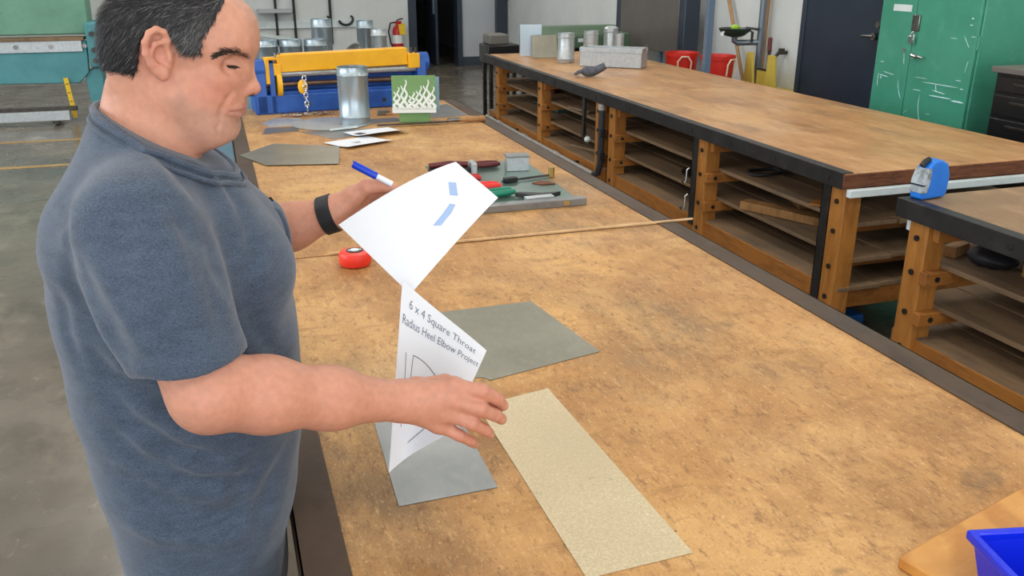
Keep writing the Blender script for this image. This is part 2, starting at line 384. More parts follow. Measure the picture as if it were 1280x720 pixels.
# yellow floor lines
for y in (9.05, 10.4): structure(MB().box(XL+.1, -.2, y-.045, y+.045, .0005, .003).build('floor_line', 'floor_yellow', smooth=0))

# ceiling lamps
proto = None
for i, (x, y) in enumerate([(a, b) for b in (-1.2, 2.2, 5.6, 9.0, 12.4) for a in (-4.2, -1.4, 1.4, 4.0)]):
    t = thing('ceiling_lamp_offscreen', 'long white fluorescent strip lamp under the ceiling', 'lamp', (x, y, ZC), 0, 'strip lamps under the ceiling')
    if proto is None:
        a = MB().box(-.12, .12, -.65, .65, -.07, 0).build('housing', 'ceiling_white', t, bevel=.01)
        b = MB().cyl((-.05, -.6, -.085), (-.05, .6, -.085), .014, n=10).build('tube_offscreen', 'lamp_white', t)
        c = link_copy(b, t, (.10, 0, 0)); proto = (a, b, c)
    else:
        for q in proto: link_copy(q, t)
    l = bpy.data.lights.get('strip_light_offscreen')
    if l is None:
        l = bpy.data.lights.new('strip_light_offscreen', 'AREA'); l.shape = 'RECTANGLE'; l.size = .3; l.size_y = 1.25; l.energy = 42; l.color = (1, .97, .92)
    lo = bpy.data.objects.new('strip_light_%d_offscreen' % (i+1), l); COL.objects.link(lo); lo.parent = t; lo.location = (0, 0, -.11)

# ================================================================== work tables and benches
def work_table(name, label, y0, y1, legs):
    X0, X1, T = .04, 1.515, .9
    t = thing(name, label, 'table', (X0, y0, 0), group='work tables standing end to end')
    MB().box(X0+.002, X1-.002, y0+.0015, y1-.0015, T-.06, T).build('top', 'table_wood', t, world=True, smooth=0)
    for s, (a, b, c) in enumerate(((X0, X0+.075, X0), (X1-.075, X1, X1-.006))):
        m = MB(); m.box(a, b, y0, y1, T, T+.004); m.box(c, c+.006, y0, y1, T-.075, T+.004)
        m.build('edge_angle', 'brown_steel', t, world=True, bevel=.0015)
        n = int((y1-y0)/.45)
        for k in range(n):
            y = y0+.2+k*.45; x = X0 if s == 0 else X1; q = -1 if s == 0 else 1
            MB().cyl((x, y, T-.04), (x+q*.003, y, T-.04), .007, n=10).build('bolt', 'steel', t, world=True)
    for x in (X0+.12, X1-.12):
        for y in legs: MB().box(x-.045, x+.045, y-.045, y+.045, 0, T-.06).build('leg', 'frame_wood', t, world=True, bevel=.004)
    for x in (X0+.12, X1-.12): MB().box(x-.02, x+.02, legs[0], legs[-1], T-.2, T-.06).build('apron', 'rail_wood', t, world=True, bevel=.003)
    for y in legs: MB().box(X0+.12, X1-.12, y+.046, y+.086, .28, .36).build('cross_rail', 'rail_wood', t, world=True, bevel=.003)
    for k in range(5):
        w = (X1-X0-.24)/5; MB().box(X0+.12+k*w+.003, X0+.12+(k+1)*w-.003, legs[0]-.04, legs[-1]+.13, .361, .385).build('shelf_board', 'shelf_wood', t, world=True, bevel=.002)
    return t
work_table('work_table', 'wide tan wooden work table with brown steel edges that the man leans on', -1.3, 2.735, (-1.1, .7, 2.45))
work_table('work_table', 'tan wooden work table under the blue and yellow roll machine', 2.741, 5.92, (2.95, 4.3, 5.65))
m = MB(); m.obox((.93, 2.738, .9075), (1.30, .009, .005), (1, .004, 0))
tag(m.build('wooden_lath', 'pale_lath', smooth=0), 'thin pale wooden lath lying over the joint of the two work tables', 'lath')

def bench(label, x0, x1, y0, y1, legs, top, group, steel_end=False, rail='rail_wood'):
    T = .9
    t = thing('storage_bench', label, 'bench', (x0, y0, 0), group=group)
    MB().box(x0+.006, x1, y0+(.006 if steel_end else 0), y1, T-.055, T).build('top', top, t, world=True, bevel=.003)
    if label.endswith('on its end'): MB().box(x0-.005, x1, y0-.010, y0-.0005, T-.066, T-.002).build('end_board', 'bench_end_wood', t, world=True, bevel=.004)
    m = MB(); m.box(x0, x0+.05, y0, y1, T-.001, T+.004); m.box(x0-.006, x0, y0, y1, T-.07, T+.004)
    if steel_end: m.box(x0, x1, y0-.006, y0, T-.07, T+.004) if False else None
    m.build('edge_angle', 'black_steel', t, world=True, bevel=.002)
    nb = int((y1-y0)/.42)
    for k in range(nb): MB().cyl((x0-.006, y0+.1+k*.42, T-.035), (x0-.010, y0+.1+k*.42, T-.035), .011, n=10).build('bolt', 'dark_steel', t, world=True)
    for y in legs:
        for fx in (x0+.03, x1-.13):
            MB().box(fx, fx+.09, y-.05, y+.05, 0, T-.06).build('leg', 'frame_wood', t, world=True, bevel=.004)
        ra, rb = (y+.051, y+.088) if y == 3.26 else (y-.088, y-.051)
        for z in (.80,): MB().box(x0+.05, x1-.06, ra, rb, z-.04, z+.04).build('top_rail', rail, t, world=True, bevel=.003)
        for z in (.655, .485):
            cr = MB().box(x0+(.10 if y == 3.26 else .02), x1-.06, ra, rb, z-.072, z-.016).build('cross_rail', rail, t, world=True, bevel=.004)
            if y != 3.26: MB().cyl((x0+.075, ra, z-.044), (x0+.075, ra-.006, z-.044), .011, n=10).build('bolt', 'dark_steel', cr, world=True)
        for z in (.62, .45, .30, .76):
            MB().cyl((x0+.03, y, z), (x0+.022, y, z), .012, n=10).build('bolt', 'dark_steel', t, world=True)
    MB().box(x0+.022, x0+.029, y0+.02, y1-.02, .245, .345).build('front_rail', rail, t, world=True, bevel=.003) if False else None
    MB().box(x0+.05, x0+.085, y0+.02, y1-.02, .215, .345).build('front_rail', rail, t, world=True, bevel=.004)
    MB().box(x0+.12, x1-.12, y0+.03, y0+.065, .24, .342).build('end_rail', rail, t, world=True, bevel=.004)
    for z, xa in ((.655, x0+.115), (.485, x0+.115), (.345, x0+.051)):
        nb = 5; w = (x1-.07-xa)/nb
        for k in range(nb):
            dz = random.uniform(-.002, .002)
            MB().box(xa+k*w+.004, xa+(k+1)*w-.004, y0+.005+random.uniform(0, .03), y1-.02, z-.016+dz, z+.005+dz).build('shelf_board', 'shelf_wood', t, world=True, bevel=.002)
    return t
GB = 'storage benches with open shelves'
bench('long wooden storage bench with open shelves, ducts standing on its top', 2.585, 3.93, 5.87, 8.86, (8.5, 7.26, 5.99), 'bench_wood', GB)
b2 = bench('long wooden storage bench with open shelves and a white strip on its end', 2.585, 3.93, 3.2, 5.868, (5.75, 4.48, 3.26), 'bench_wood', GB)
b3 = bench('worn storage bench with the blue tape measure on its corner', 2.52, 3.9, -.4, 2.78, (2.68, 1.4, .1), 'bench_worn_wood', GB, steel_end=True)
# steel corner angles on the middle bench
for y in (3.33, 4.545):
    m = MB(); m.box(2.608, 2.614, y-.02, y+.035, .25 if y < 4 else .3, .83); m.box(2.608, 2.66, y+.029, y+.035, .25 if y < 4 else .3, .83)
    m.build('corner_angle', 'black_steel', b2, world=True, bevel=.001)
for z in (.56, .40):
    m = MB(); m.tube([(2.608, 4.60, z+.07), (2.59, 4.60, z+.06), (2.588, 4.60, z), (2.575, 4.60, z-.02), (2.555, 4.60, z)], .006, 8)
    m.build('hook', 'steel', b2, world=True)
# white plastic strip along the end of the middle bench
tag(MB().box(2.60, 3.93, 3.160, 3.1895, .797, .832).build('plastic_strip', 'white_plastic', bevel=.003), 'white plastic strip fixed along the bench end below its top', 'strip')
tag(MB().box(2.560, 2.582, 2.735, 2.76, .772, .818).build('plastic_clip', 'white_plastic', bevel=.004), 'small white plastic clip under the corner of the worn bench', 'clip')
# shelf contents
def plank(c, L, w, h, rz, label, m='plank_wood', group=None):
    return tag(MB().box(-L/2, L/2, -w/2, w/2, 0, h).build('wood_offcut', m, bevel=.003, loc=c, rz=rz), label, 'wood', group)
plank((2.83, 3.90, .4935), .56, .09, .045, math.radians(114), 'long square wooden beam lying on the middle shelf')
plank((3.05, 4.12, .4935), .22, .07, .05, math.radians(70), 'short brown wooden block behind the long beam')
plank((2.93, 3.62, .6635), .50, .16, .012, math.radians(35), 'thin brown board lying askew on the upper shelf', 'rail_wood')
plank((2.775, 2.70, .6635), .12, .05, .045, math.radians(20), 'pale square wood block leaning at the oil-stained rag')
plank((2.80, 2.27, .6635), .26, .10, .05, math.radians(65), 'pale thick wood offcut at the shelf edge of the worn bench')
m = MB(); m.ball((0, 0, .034), (.085, .10, .036), 18, 10); rag = m.build('dark_rag', 'black_rubber', loc=(2.80, 2.545, .6635)); tag(rag, 'dark crumpled rag on the upper shelf of the worn bench', 'rag')
rv = rng.normal(0, .004, (len(rag.data.vertices), 3))
for v, q in zip(rag.data.vertices, rv): v.co.x += q[0]; v.co.y += q[1]; v.co.z = max(0, v.co.z+q[2]*.8)
m = MB(); m.box(-.25, .25, -.35, .35, 0, .02); m.box(-.2, .22, -.3, .3, .0205, .04)
tag(m.build('teal_sheet_stack', 'teal_sheet', bevel=.002, loc=(3.15, 7.9, .4935)), 'stack of dull teal sheets on the middle shelf', 'sheets')
plank((3.0, 7.85, .6635), .6, .05, .03, math.radians(60), 'dark stained bar lying on the upper shelf', 'dark_red')
plank((2.95, 6.65, .6635), .5, .3, .02, math.radians(10), 'dark board lying flat on the upper shelf by the conduit', 'shelf_wood')
plank((2.82, 6.5, .3545), .5, .08, .02, math.radians(110), 'thin grey board lying on the lowest shelf', 'shelf_wood')
tag(MB().lathe([(.22, 0), (.22, .008), (.0, .012)], n=24).build('steel_disc', 'dark_steel', loc=(3.0, 4.95, .4935)), 'flat dark steel disc on the middle shelf', 'disc')
m = MB(); m.tube([(.1*math.cos(a), .07*math.sin(a), .012+.004*math.sin(3*a)) for a in np.linspace(0, 12, 40)], .009, 8)
tag(m.build('black_hose', 'black_rubber', loc=(2.86, 4.2, .6635)), 'coil of black hose on the upper shelf', 'hose')
tag(MB().box(-.09, .09, -.05, .05, 0, .06).build('blue_tin', 'tape_blue', bevel=.01, loc=(2.98, 3.55, 0.0)), 'small blue tin on the floor under the bench end', 'tin')
# a hanging dark bar and a white knob
tag(MB().box(-.012, .012, -.02, .02, 0, .3).build('hanging_bar', 'dark_steel', bevel=.002, loc=(2.60, 6.22, .525)), 'dark flat bar hanging below the bench edge', 'bar')
tag(MB().lathe([(.006, 0), (.022, .008), (.026, .022), (.02, .038), (.004, .046)], n=16).build('white_ball', 'white_plastic', loc=(2.62, 6.19, .4935)), 'small white ball on the middle shelf edge by the hanging bar', 'ball')
# black conduit on the double legs and the pvc pipe along the foot of the bench
cdt = thing('electric_conduit', 'black electric conduit with a white cap on the double legs', 'conduit', (2.58, 5.87, .3))
MB().tube([(2.59, 5.87, .79), (2.59, 5.87, .40), (2.585, 5.90, .32), (2.58, 5.96, .298)], .024, 12).build('pipe', 'conduit_black', cdt, world=True)
MB().cyl((2.588, 5.87, .785), (2.588, 5.87, .825), .026, n=14).build('cap', 'pvc_pipe', cdt, world=True)
for z in (.45, .62): MB().box(2.575, 2.6145, 5.842, 5.898, z-.03, z+.03).build('clamp', 'black_plastic', cdt, world=True, bevel=.004)
pv = thing('pvc_pipe', 'pale plastic pipe running along the lowest rail of the bench', 'pipe', (2.58, 6, .3))
MB().cyl((2.58, 5.97, .298), (2.58, 8.75, .298), .017, n=12).build('pipe', 'pvc_pipe', pv, world=True)
for y in (6.75, 7.55, 8.3): MB().cyl((2.58, y-.05, .298), (2.58, y+.05, .298), .023, n=12).build('coupling', 'pvc_pipe', pv, world=True)
for y in (6.4, 7.9, 8.6): MB().box(2.575, 2.634, y-.012, y+.012, .29, .31).build('bracket', 'dark_steel', pv, world=True)
# ================================================================== slip roll machine on the far table
TZ = .9005
a = math.atan2(.075, .90)
sr = thing('slip_roll', 'blue slip roll machine with a yellow top bar on the far work table', 'machine', (.206, 5.655, TZ), a)
MB().box(.01, 1.09, 0, .22, 0, .115).build('base', 'machine_blue', sr, bevel=.008)
def endframe(x0, w, nm='end_frame'):
    m = MB(); prof = [(0, 0), (.22, 0), (.22, .28), (.19, .315), (.09, .325), (.02, .30), (0, .25)]
    m.prism(prof, x0, x0+w, lambda p, q, A: (A, p, q)); return m.build(nm, 'machine_blue', sr, bevel=.006)
endframe(0, .075); endframe(.095, .035); endframe(1.03, .06)
MB().cyl((.0, .05, .265), (.075, .05, .265), .055, n=20).build('roll_housing', 'machine_blue', sr)
MB().cyl((1.05, .07, .27), (1.115, .07, .27), .06, n=20).build('roll_housing', 'machine_blue', sr)
MB().box(.13, 1.03, .115, .145, .115, .27).build('back_plate', 'machine_blue', sr, bevel=.004)
MB().box(.13, 1.03, .02, .15, .10, .13).build('front_plate', 'machine_blue', sr, bevel=.004)
for (y, z, m_) in ((.05, .170, 'roll_brown'), (.05, .235, 'galvanized'), (.18, .20, 'steel')):
    MB().cyl((.075, y, z), (1.05, y, z), .016 if m_ == 'roll_brown' else .022, n=20).build('roll', m_, sr)
yb = MB().obox((.56, .06, .305), (.82, .10, .105), (1, 0, .018)).build('top_bar', 'machine_yellow', sr, bevel=.006)
MB().obox((.56, .009, .262), (.82, .004, .012), (1, 0, .018)).build('hem', 'machine_yellow', yb)
MB().box(.125, .17, -.005, .10, .23, .30).build('bracket', 'machine_yellow', sr, bevel=.004)
MB().box(.075, .10, .0, .09, .18, .33).build('bracket', 'machine_yellow', sr, bevel=.004)
MB().box(.075, .17, .02, .09, .318, .335).build('bracket', 'machine_yellow', sr, bevel=.004)
MB().box(.97, 1.045, -.01, .10, .24, .33).build('bracket', 'machine_yellow', sr, bevel=.004)
for x in (.145, .165): MB().cyl((x, .03, .335), (x, .03, .36), .010, n=10).build('stud', 'steel', sr)
for x in (1.0, 1.03): MB().cyl((x, .03, .33), (x, .03, .362), .010, n=10).build('stud', 'dark_steel', sr)
MB().cyl((.138, .03, .175), (.165, .03, .175), .075, n=28).build('collar', 'machine_yellow', sr)
MB().cyl((-.035, .06, .13), (0, .06, .13), .024, n=8).build('crank_nut', 'dark_steel', sr)
MB().cyl((-.03, .10, .17), (0, .10, .17), .016, n=8).build('crank_nut', 'steel', sr)
for x in (.32, .8): MB().cyl((x, -.001, .05), (x, -.006, .05), .012, n=10).build('bolt', 'dark_steel', sr)

# chain with yellow hook
ch = thing('chain', 'bright steel chain hanging from the roll machine into a heap', 'chain', (.50, 5.62, TZ))
mk = MB(); mk.ball((0, -.03, .165), (.03, .012, .045), 14, 8); mk.build('hook', 'machine_yellow', ch, loc=(-.01, .02, 0))
lk = MB(); lk.tube([(.011*math.cos(t), 0, .019*math.sin(t)) for t in np.linspace(0, 2*math.pi, 13)[:-1]], .0038, 6, closed=True)
first = None
pts = [((.006*i/8, -.03, .215-.025*i), (0, 0, (i % 2)*1.57)) for i in range(8)]
for i in range(22):
    A = i*1.1; pts.append(((.02+.17*math.cos(A)*(.35+.03*i), -.075+.045*math.sin(A)*(.4+.02*i), .012), (1.57, 0, A+.6)))
for i, (p, r) in enumerate(pts):
    if first is None: first = lk.build('link', 'chrome', ch); q = first
    else: q = link_copy(first, ch)
    q.location = p; q.rotation_euler = r
# ---- round duct on the table
def duct(label, x, y, z, r, h, group=None, m='duct_steel', tilt=0):
    t = thing('duct_pipe', label, 'duct', (x, y, z), random.uniform(0, 6), group)
    pr = [(r, 0), (r, h*.10), (r+.004, h*.115), (r, h*.13), (r, h*.84), (r+.005, h*.855), (r, h*.87), (r, h), (r-.0025, h), (r-.0025, .002)]
    MB().lathe(pr, n=40, closed=True).build('shell', m, t, smooth=50)
    MB().box(r-.001, r+.0035, -.006, .006, .002, h-.002).build('seam', m, t)
    return t
duct('tall galvanized duct pipe standing before the roll machine', .735, 5.19, TZ+.005, .086, .315)
# ---- green holder with white flames
gh = thing('flame_holder', 'green metal holder with a row of white painted flames', 'holder', (1.075, 5.13, TZ), math.radians(-14))
MB().box(-.09, .09, -.03, .05, 0, .075).build('base', 'holder_green', gh, bevel=.003)
MB().prism([(-.125, .06), (.125, .06), (.125, .27), (-.125, .27)], -.045, -.040, lambda p, q, A: (p, A, q)).build('front_panel', 'holder_green', gh, bevel=.001)
MB().prism([(-.10, .06), (.145, .06), (.145, .25), (-.10, .25)], .05, .055, lambda p, q, A: (p, A, q)).build('back_panel', 'pale_blue', gh, bevel=.001)
MB().box(-.126, .126, -.0475, -.0455, .058, .09).build('flame_band', 'paint_white', gh)
for k, (x, hh) in enumerate(((-.098, .12), (-.055, .16), (-.012, .09), (.030, .125), (.072, .16), (.102, .12))):
    for s in (-1, 1):
        P = [(x+s*.010+s*.009*math.sin(t*15+s*.6)*(1-t*.4), -.0462, .085+hh*t*(1 if s > 0 else .8)) for t in np.linspace(0, 1, 14)]
        MB().tube(P, [.0105*(1-.7*t) for t in np.linspace(0, 1, 14)], 8).build('flame', 'paint_white', gh)
# ---- file with a wooden handle
fl = thing('hand_file', 'long hand file with turned wooden handle lying on the table', 'file', (1.21, 5.00, TZ), math.radians(0))
MB().obox((-.17, 0, .012), (.42, .022, .007)).build('blade', 'dark_steel', fl)
hp = [(.010, 0), (.013, .03), (.016, .05), (.019, .08), (.016, .11), (.019, .14), (.017, .16), (.004, .168)]
hm = MB().lathe(hp, n=16); hm.v = [(.09+z, y, x+.02) for x, y, z in hm.v]; hm.build('handle', 'plank_wood', fl)
MB().cyl((.03, 0, .02), (.10, 0, .02), .0125, n=14).build('ferrule', 'steel', fl)
# ---- flat things on the far table
def flat(name, pts, m, label, cat, t=.0012, z=TZ, group=None):
    c = np.mean([p[:2] for p in pts], axis=0)
    mb = MB().prism([(p[0]-c[0], p[1]-c[1]) for p in pts], 0, t, lambda p, q, A: (p, q, A))
    return tag(mb.build(name, m, loc=(c[0], c[1], z), smooth=0), label, cat, group)
flat('sheet_offcut', [(.06, 4.42), (.17, 4.15), (.49, 4.08), (.55, 4.50), (.24, 4.67)], 'sheet_grey', 'grey six-cornered sheet metal offcut at the table edge', 'sheet metal', z=.905)
flat('sheet_offcut', [(.22, 5.35), (.30, 5.50), (.46, 5.45), (.42, 5.22), (.25, 5.2)], 'galvanized', 'small bright sheet piece below the crank end of the roll machine', 'sheet metal')
flat('sheet_offcut', [(.20, 4.98), (.23, 5.17), (.40, 5.17), (.40, 5.02)], 'sheet_blue_grey', 'small blue-grey sheet piece left of the round plate', 'sheet metal')
tag(MB().lathe([(.22, 0), (.225, .004), (.215, .004), (.0, .003)], n=48).build('round_plate', 'galvanized', loc=(.60, 5.20, TZ)), 'round galvanized plate lying under the chain heap', 'plate')
flat('sheet_offcut', [(.40, 5.0), (.55, 4.72), (.82, 4.86), (.80, 4.98)], 'sheet_blue_grey', 'dark curved sheet piece sticking out from under the letter papers', 'sheet metal', z=TZ)
flat('paint_stick', [(.56, 4.97), (.56, 4.945), (.72, 5.0), (.72, 5.03)], 'white_plastic', 'short white strip lying on the round plate', 'strip', t=.006, z=TZ+.005)
flat('sheet_offcut', [(.78, 5.12), (1.0, 5.16), (1.0, 5.30), (.80, 5.30)], 'sheet_blue_grey', 'small grey sheet beside the tall duct pipe', 'sheet metal')
flat('sheet_offcut', [(1.20, 5.22), (1.20, 5.55), (1.425, 5.75), (1.43, 5.25)], 'sheet_blue_grey', 'grey sheet piece behind the flame holder', 'sheet metal')
def sheet_of_paper(label, c, ang, wx=.216, wy=.279, curl=.02, z=TZ, ph=0):
    def S(u, v):
        x = (u-.5)*wx; y = (v-.5)*wy; return (x, y, .0015+curl*max(0, (u-.45))**2*1.5+.0012*(1+math.sin(v*4+ph)))
    return tag(MB().grid(S, 14, 14).build('letter_paper', 'paper', loc=(c[0], c[1], z), rz=ang), label, 'paper')
p1 = sheet_of_paper('white letter paper lying flat on the table', (.66, 4.58), math.radians(-62), z=TZ+.002, ph=1)
for k in range(3): MB().obox((.0+.012*k, -.02, .0062), (.004, .05-.01*k, .0004)).build('print', 'print_dark', p1)
p2 = sheet_of_paper('white letter paper with dark print half under the other sheet', (.79, 4.82), math.radians(-70), z=TZ+.003, curl=.04)
MB().obox((-.01, -.09, .0052), (.05, .05, .0006), (1, .3, 0)).build('print', 'print_dark', p2)
gb = MB(); gb.obox((0, 0, .015), (.05, .03, .03)); gb.obox((.03, .01, .02), (.03, .04, .015), (1, .6, 0))
tag(gb.build('steel_scrap', 'counter_grey', loc=(.93, 5.42, TZ), bevel=.003), 'small grey steel scrap at the foot of the roll machine', 'scrap')

# ---- sheet blanks on the near table
NZ = .9005
flat('sheet_blank', [(.487, 2.15), (.757, 2.152), (.804, 1.784), (.507, 1.716), (.499, 1.735), (.470, 1.742)], 'sheet_grey', 'square grey sheet metal blank with a notched corner behind the lower paper', 'sheet metal', z=NZ)
flat('sheet_blank', [(.228, 1.60), (.40, 1.60), (.397, 1.30), (.218, 1.296)], 'sheet_blue_grey', 'dark grey sheet metal blank under the reaching hand', 'sheet metal', z=NZ)
flat('sheet_strip', [(.447, 1.605), (.617, 1.639), (.636, 1.026), (.452, 1.02)], 'sheet_spangle', 'long pale spangled sheet metal strip lying along the table', 'sheet metal', z=NZ)

# ---- orange tape reel
tr = thing('tape_reel', 'orange-red tape reel standing on the table by the forearm', 'reel', (.345, 2.62, NZ), 0)
MB().lathe([(.030, 0), (.046, .003), (.05, .012), (.05, .034), (.046, .043), (.030, .046), (.02, .046)], n=36).build('case', 'reel_orange', tr, smooth=50)
MB().lathe([(.026, .0461), (.026, .048), (.014, .048)], n=28).build('label_ring', 'black_plastic', tr)
MB().lathe([(.0135, .0465), (.0135, .0495), (.002, .0495)], n=20).build('hub', 'white_plastic', tr)
MB().box(-.02, .02, -.004, .004, .0482, .0488).build('label_bar', 'white_plastic', tr)

# ---- tray with tools
ty = thing('sheet_tray', 'green-grey folded sheet metal tray carrying hand tools', 'tray', (.80, 3.06, NZ))
m = MB(); m.prism([(.80, 3.10), (1.295, 3.10), (1.335, 3.92), (.86, 3.92)], NZ, NZ+.003, lambda p, q, A: (p, q, A)); m.build('sheet', 'tray_green', ty, world=True, smooth=0)
m = MB(); m.box(.78, 1.30, 3.06, 3.103, NZ, NZ+.028); m.build('front_fold', 'sheet_blue_grey', ty, world=True, bevel=.002)
for x in (.99, 1.06, 1.10, 1.16): MB().cyl((x, 3.0605, NZ+.014), (x, 3.058, NZ+.014), .005, n=8).build('rivet', 'steel', ty, world=True)
MB().box(1.205, 1.228, 3.0575, 3.0605, NZ+.006, NZ+.023).build('label', 'brass', ty, world=True)
PTZ = NZ+.0035
def snips(label, x, y, rz, grip, z=PTZ, tip=None, s=1.0):
    """handles point to +x, jaws to -x"""
    t = thing('tin_snips', label, 'snips', (x, y, z), rz, 'tin snips on the sheet tray')
    for k in (-1, 1):
        P = [(-.02*s, 0, .016), (.02*s, k*.012*s, .016), (.06*s, k*.024*s, .016), (.11*s, k*.022*s, .016), (.15*s, k*.016*s, .016)]
        MB().tube(P, [.007*s, .011*s, .013*s, .013*s, .010*s], 10).build('grip', grip, t)
        MB().prism([(-.02*s, k*.014*s), (.0, -k*.010*s), (-.05*s, -k*.006*s), (-.13*s, -k*.001*s), (-.06*s, k*.012*s)], .011+.004*k, .0148+.004*k, lambda p, q, A: (p, q, A)).build('blade', 'steel', t)
    MB().cyl((-.03*s, 0, .004), (-.03*s, 0, .024), .009*s, n=10).build('pivot', 'steel', t)
    return t
snips('tin snips with bright red grips in the middle of the tray', .905, 3.40, math.radians(3), 'grip_bright_red')
snips('tin snips with green grips nearest the folded front of the tray', .93, 3.27, math.radians(10), 'grip_green')
snips('tin snips with dark red grips between the bright red and black tools', .87, 3.58, math.radians(-8), 'grip_red')
snips('tin snips with thin dark red grips touching the steel block', 1.04, 3.80, math.radians(2), 'dark_red', s=.9)
pl = thing('hand_seamer', 'black-handled seamer with bright jaw end at the back of the tray', 'hand tool', (.95, 3.70, PTZ), math.radians(-4))
MB().box(-.12, .06, -.03, .03, .0, .035).build('body', 'black_plastic', pl, bevel=.01)
MB().box(.06, .085, -.045, .045, .0, .055).build('jaw', 'galvanized', pl, bevel=.003)
MB().tube([(-.12, 0, .045), (-.03, 0, .052), (.05, 0, .045)], .012, 10).build('handle', 'dark_red', pl)
bk = thing('steel_block', 'bright square steel block standing on the tray', 'block', (1.235, 3.72, PTZ), math.radians(-8))
MB().box(-.05, .05, -.035, .035, 0, .062).build('body', 'galvanized', bk, bevel=.002)
MB().box(-.054, .054, -.039, .039, .062, .068).build('lid', 'sheet_blue_grey', bk, bevel=.002)
rd = thing('scriber', 'thin dark scriber rod with a brass knob on the tray', 'scriber', (1.24, 3.52, PTZ), math.radians(12))
MB().cyl((-.15, 0, .008), (.10, 0, .008), .005, n=8).build('rod', 'dark_steel', rd)
MB().box(-.14, -.08, -.015, .015, 0, .022).build('clamp', 'black_plastic', rd, bevel=.004)
MB().cyl((.095, 0, 0), (.095, 0, .042), .014, n=14).build('knob', 'brass', rd)
flat('rust_flake', [(1.21, 3.44), (1.24, 3.40), (1.30, 3.40), (1.29, 3.45), (1.25, 3.47)], 'bench_end_wood', 'small rusty brown flake on the tray', 'scrap', t=.004, z=PTZ)
cs = thing('combination_square', 'steel rule with a black square head at the tray front', 'square', (1.15, 3.15, PTZ), math.radians(2))
MB().box(-.40, .16, -.012, .012, 0.0, .003).build('rule', 'steel', cs, bevel=.0005)
MB().prism([(.0, .0), (.10, .05), (.02, .055), (-.06, .10), (-.08, .09)], .004, .022, lambda p, q, A: (p, q, A)).build('head', 'black_plastic', cs, bevel=.002)
MB().box(-.075, .04, -.03, .005, .0035, .027).build('stock', 'galvanized', cs, bevel=.002)
flat('steel_rule', [(.86, 3.45), (.98, 3.475), (.99, 3.445), (.87, 3.42)], 'white_plastic', 'short white plastic strip beside the bright red snips', 'strip', t=.008, z=PTZ) if False else None

# ---- oak board with the blue parts bin, near right
ob = MB(); ob.box(-.06, .38, -.30, 0, 0, .022)
tag(ob.build('oak_board', 'oak', loc=(.975, .912, NZ), rz=math.radians(15.2), bevel=.004), 'light oak board lying across the table under the blue bin', 'board')
bn = thing('parts_bin', 'bright blue plastic parts bin standing on the oak board', 'bin', tuple(PZ(1207, 668, .9985)+np.array([.105, -.109, 0]))[:2]+(NZ+.0225,), math.radians(-13))
m = MB(); w, d, hgt = .115, .085, .075
lo = [(-w+.015, -d+.015, 0), (w-.015, -d+.015, 0), (w-.015, d-.015, 0), (-w+.015, d-.015, 0)]; hi = [(-w, -d, hgt), (w, -d, hgt), (w, d, hgt), (-w, d, hgt)]
li = [(x*.95, y*.95, .003) for x, y, z in lo]; hi2 = [(x*.97, y*.96, hgt) for x, y, z in hi]
m.add(lo+hi+li+hi2, [(3, 2, 1, 0)]+[(i, (i+1) % 4, 4+(i+1) % 4, 4+i) for i in range(4)]+[(4+i, 4+(i+1) % 4, 12+(i+1) % 4, 12+i) for i in range(4)]+[(12+i, 12+(i+1) % 4, 8+(i+1) % 4, 8+i) for i in range(4)]+[(8, 9, 10, 11)])
m.build('body', 'bin_blue', bn)
m = MB()
for s in (-1, 1): m.box(-w-.006, w+.006, s*d-.006, s*d+.006, hgt-.012, hgt+.003); m.box(s*w-.006, s*w+.006, -d, d, hgt-.012, hgt+.003)
m.build('rim', 'bin_blue', bn, bevel=.003)

# ================================================================== things on the benches
tm = thing('tape_measure', 'blue tape measure with a scuffed label on the bench corner', 'tape measure', (2.555, 2.735, .9045), math.radians(8))
prof = [(-.055, 0), (.075, 0), (.085, .02), (.088, .085), (.07, .135), (.03, .152), (-.01, .148), (-.035, .125), (-.055, .06)]
MB().prism(prof, -.03, .03, lambda p, q, A: (p+.06, A, q)).build('case', 'tape_blue', tm, bevel=.008, seg=3)
MB().prism([(-.0555, .025), (-.054, .075), (-.036, .122), (-.02, .122), (-.022, .07), (-.03, .028)], -.0325, .0325, lambda p, q, A: (p+.06-.001, A, q)).build('label', 'tape_label', tm, bevel=.002)
MB().box(-.002, .012, -.0335, .0335, .055, .060).build('label_stripe', 'black_plastic', tm)
MB().tube([(.015, .0, .13), (.03, .0, .145), (.05, .0, .152)], .012, 8).build('thumb_lock', 'black_plastic', tm)
MB().box(.146, .152, -.012, .012, .095, .12).build('clip', 'steel', tm, bevel=.001)
# glove
gl = thing('work_glove', 'grey work glove dropped on the far bench', 'glove', (2.87, 6.78, .9045), math.radians(-35))
m = MB(); m.ball((0, 0, .04), (.075, .05, .04), 16, 10); m.tube([(.05, .0, .05), (.10, .005, .075), (.125, .01, .09)], [.035, .03, .028], 12); m.build('palm', 'glove_grey', gl)
for k in range(4): MB().tube([(-.05, -.03+k*.02, .04), (-.09, -.035+k*.023, .035), (-.125+.01*abs(k-1.5), -.04+k*.026, .015)], [.014, .013, .010], 8).build('finger', 'glove_grey', gl)
MB().tube([(0, .04, .04), (-.03, .075, .03), (-.05, .09, .014)], [.016, .014, .011], 8).build('thumb', 'black_rubber', gl)
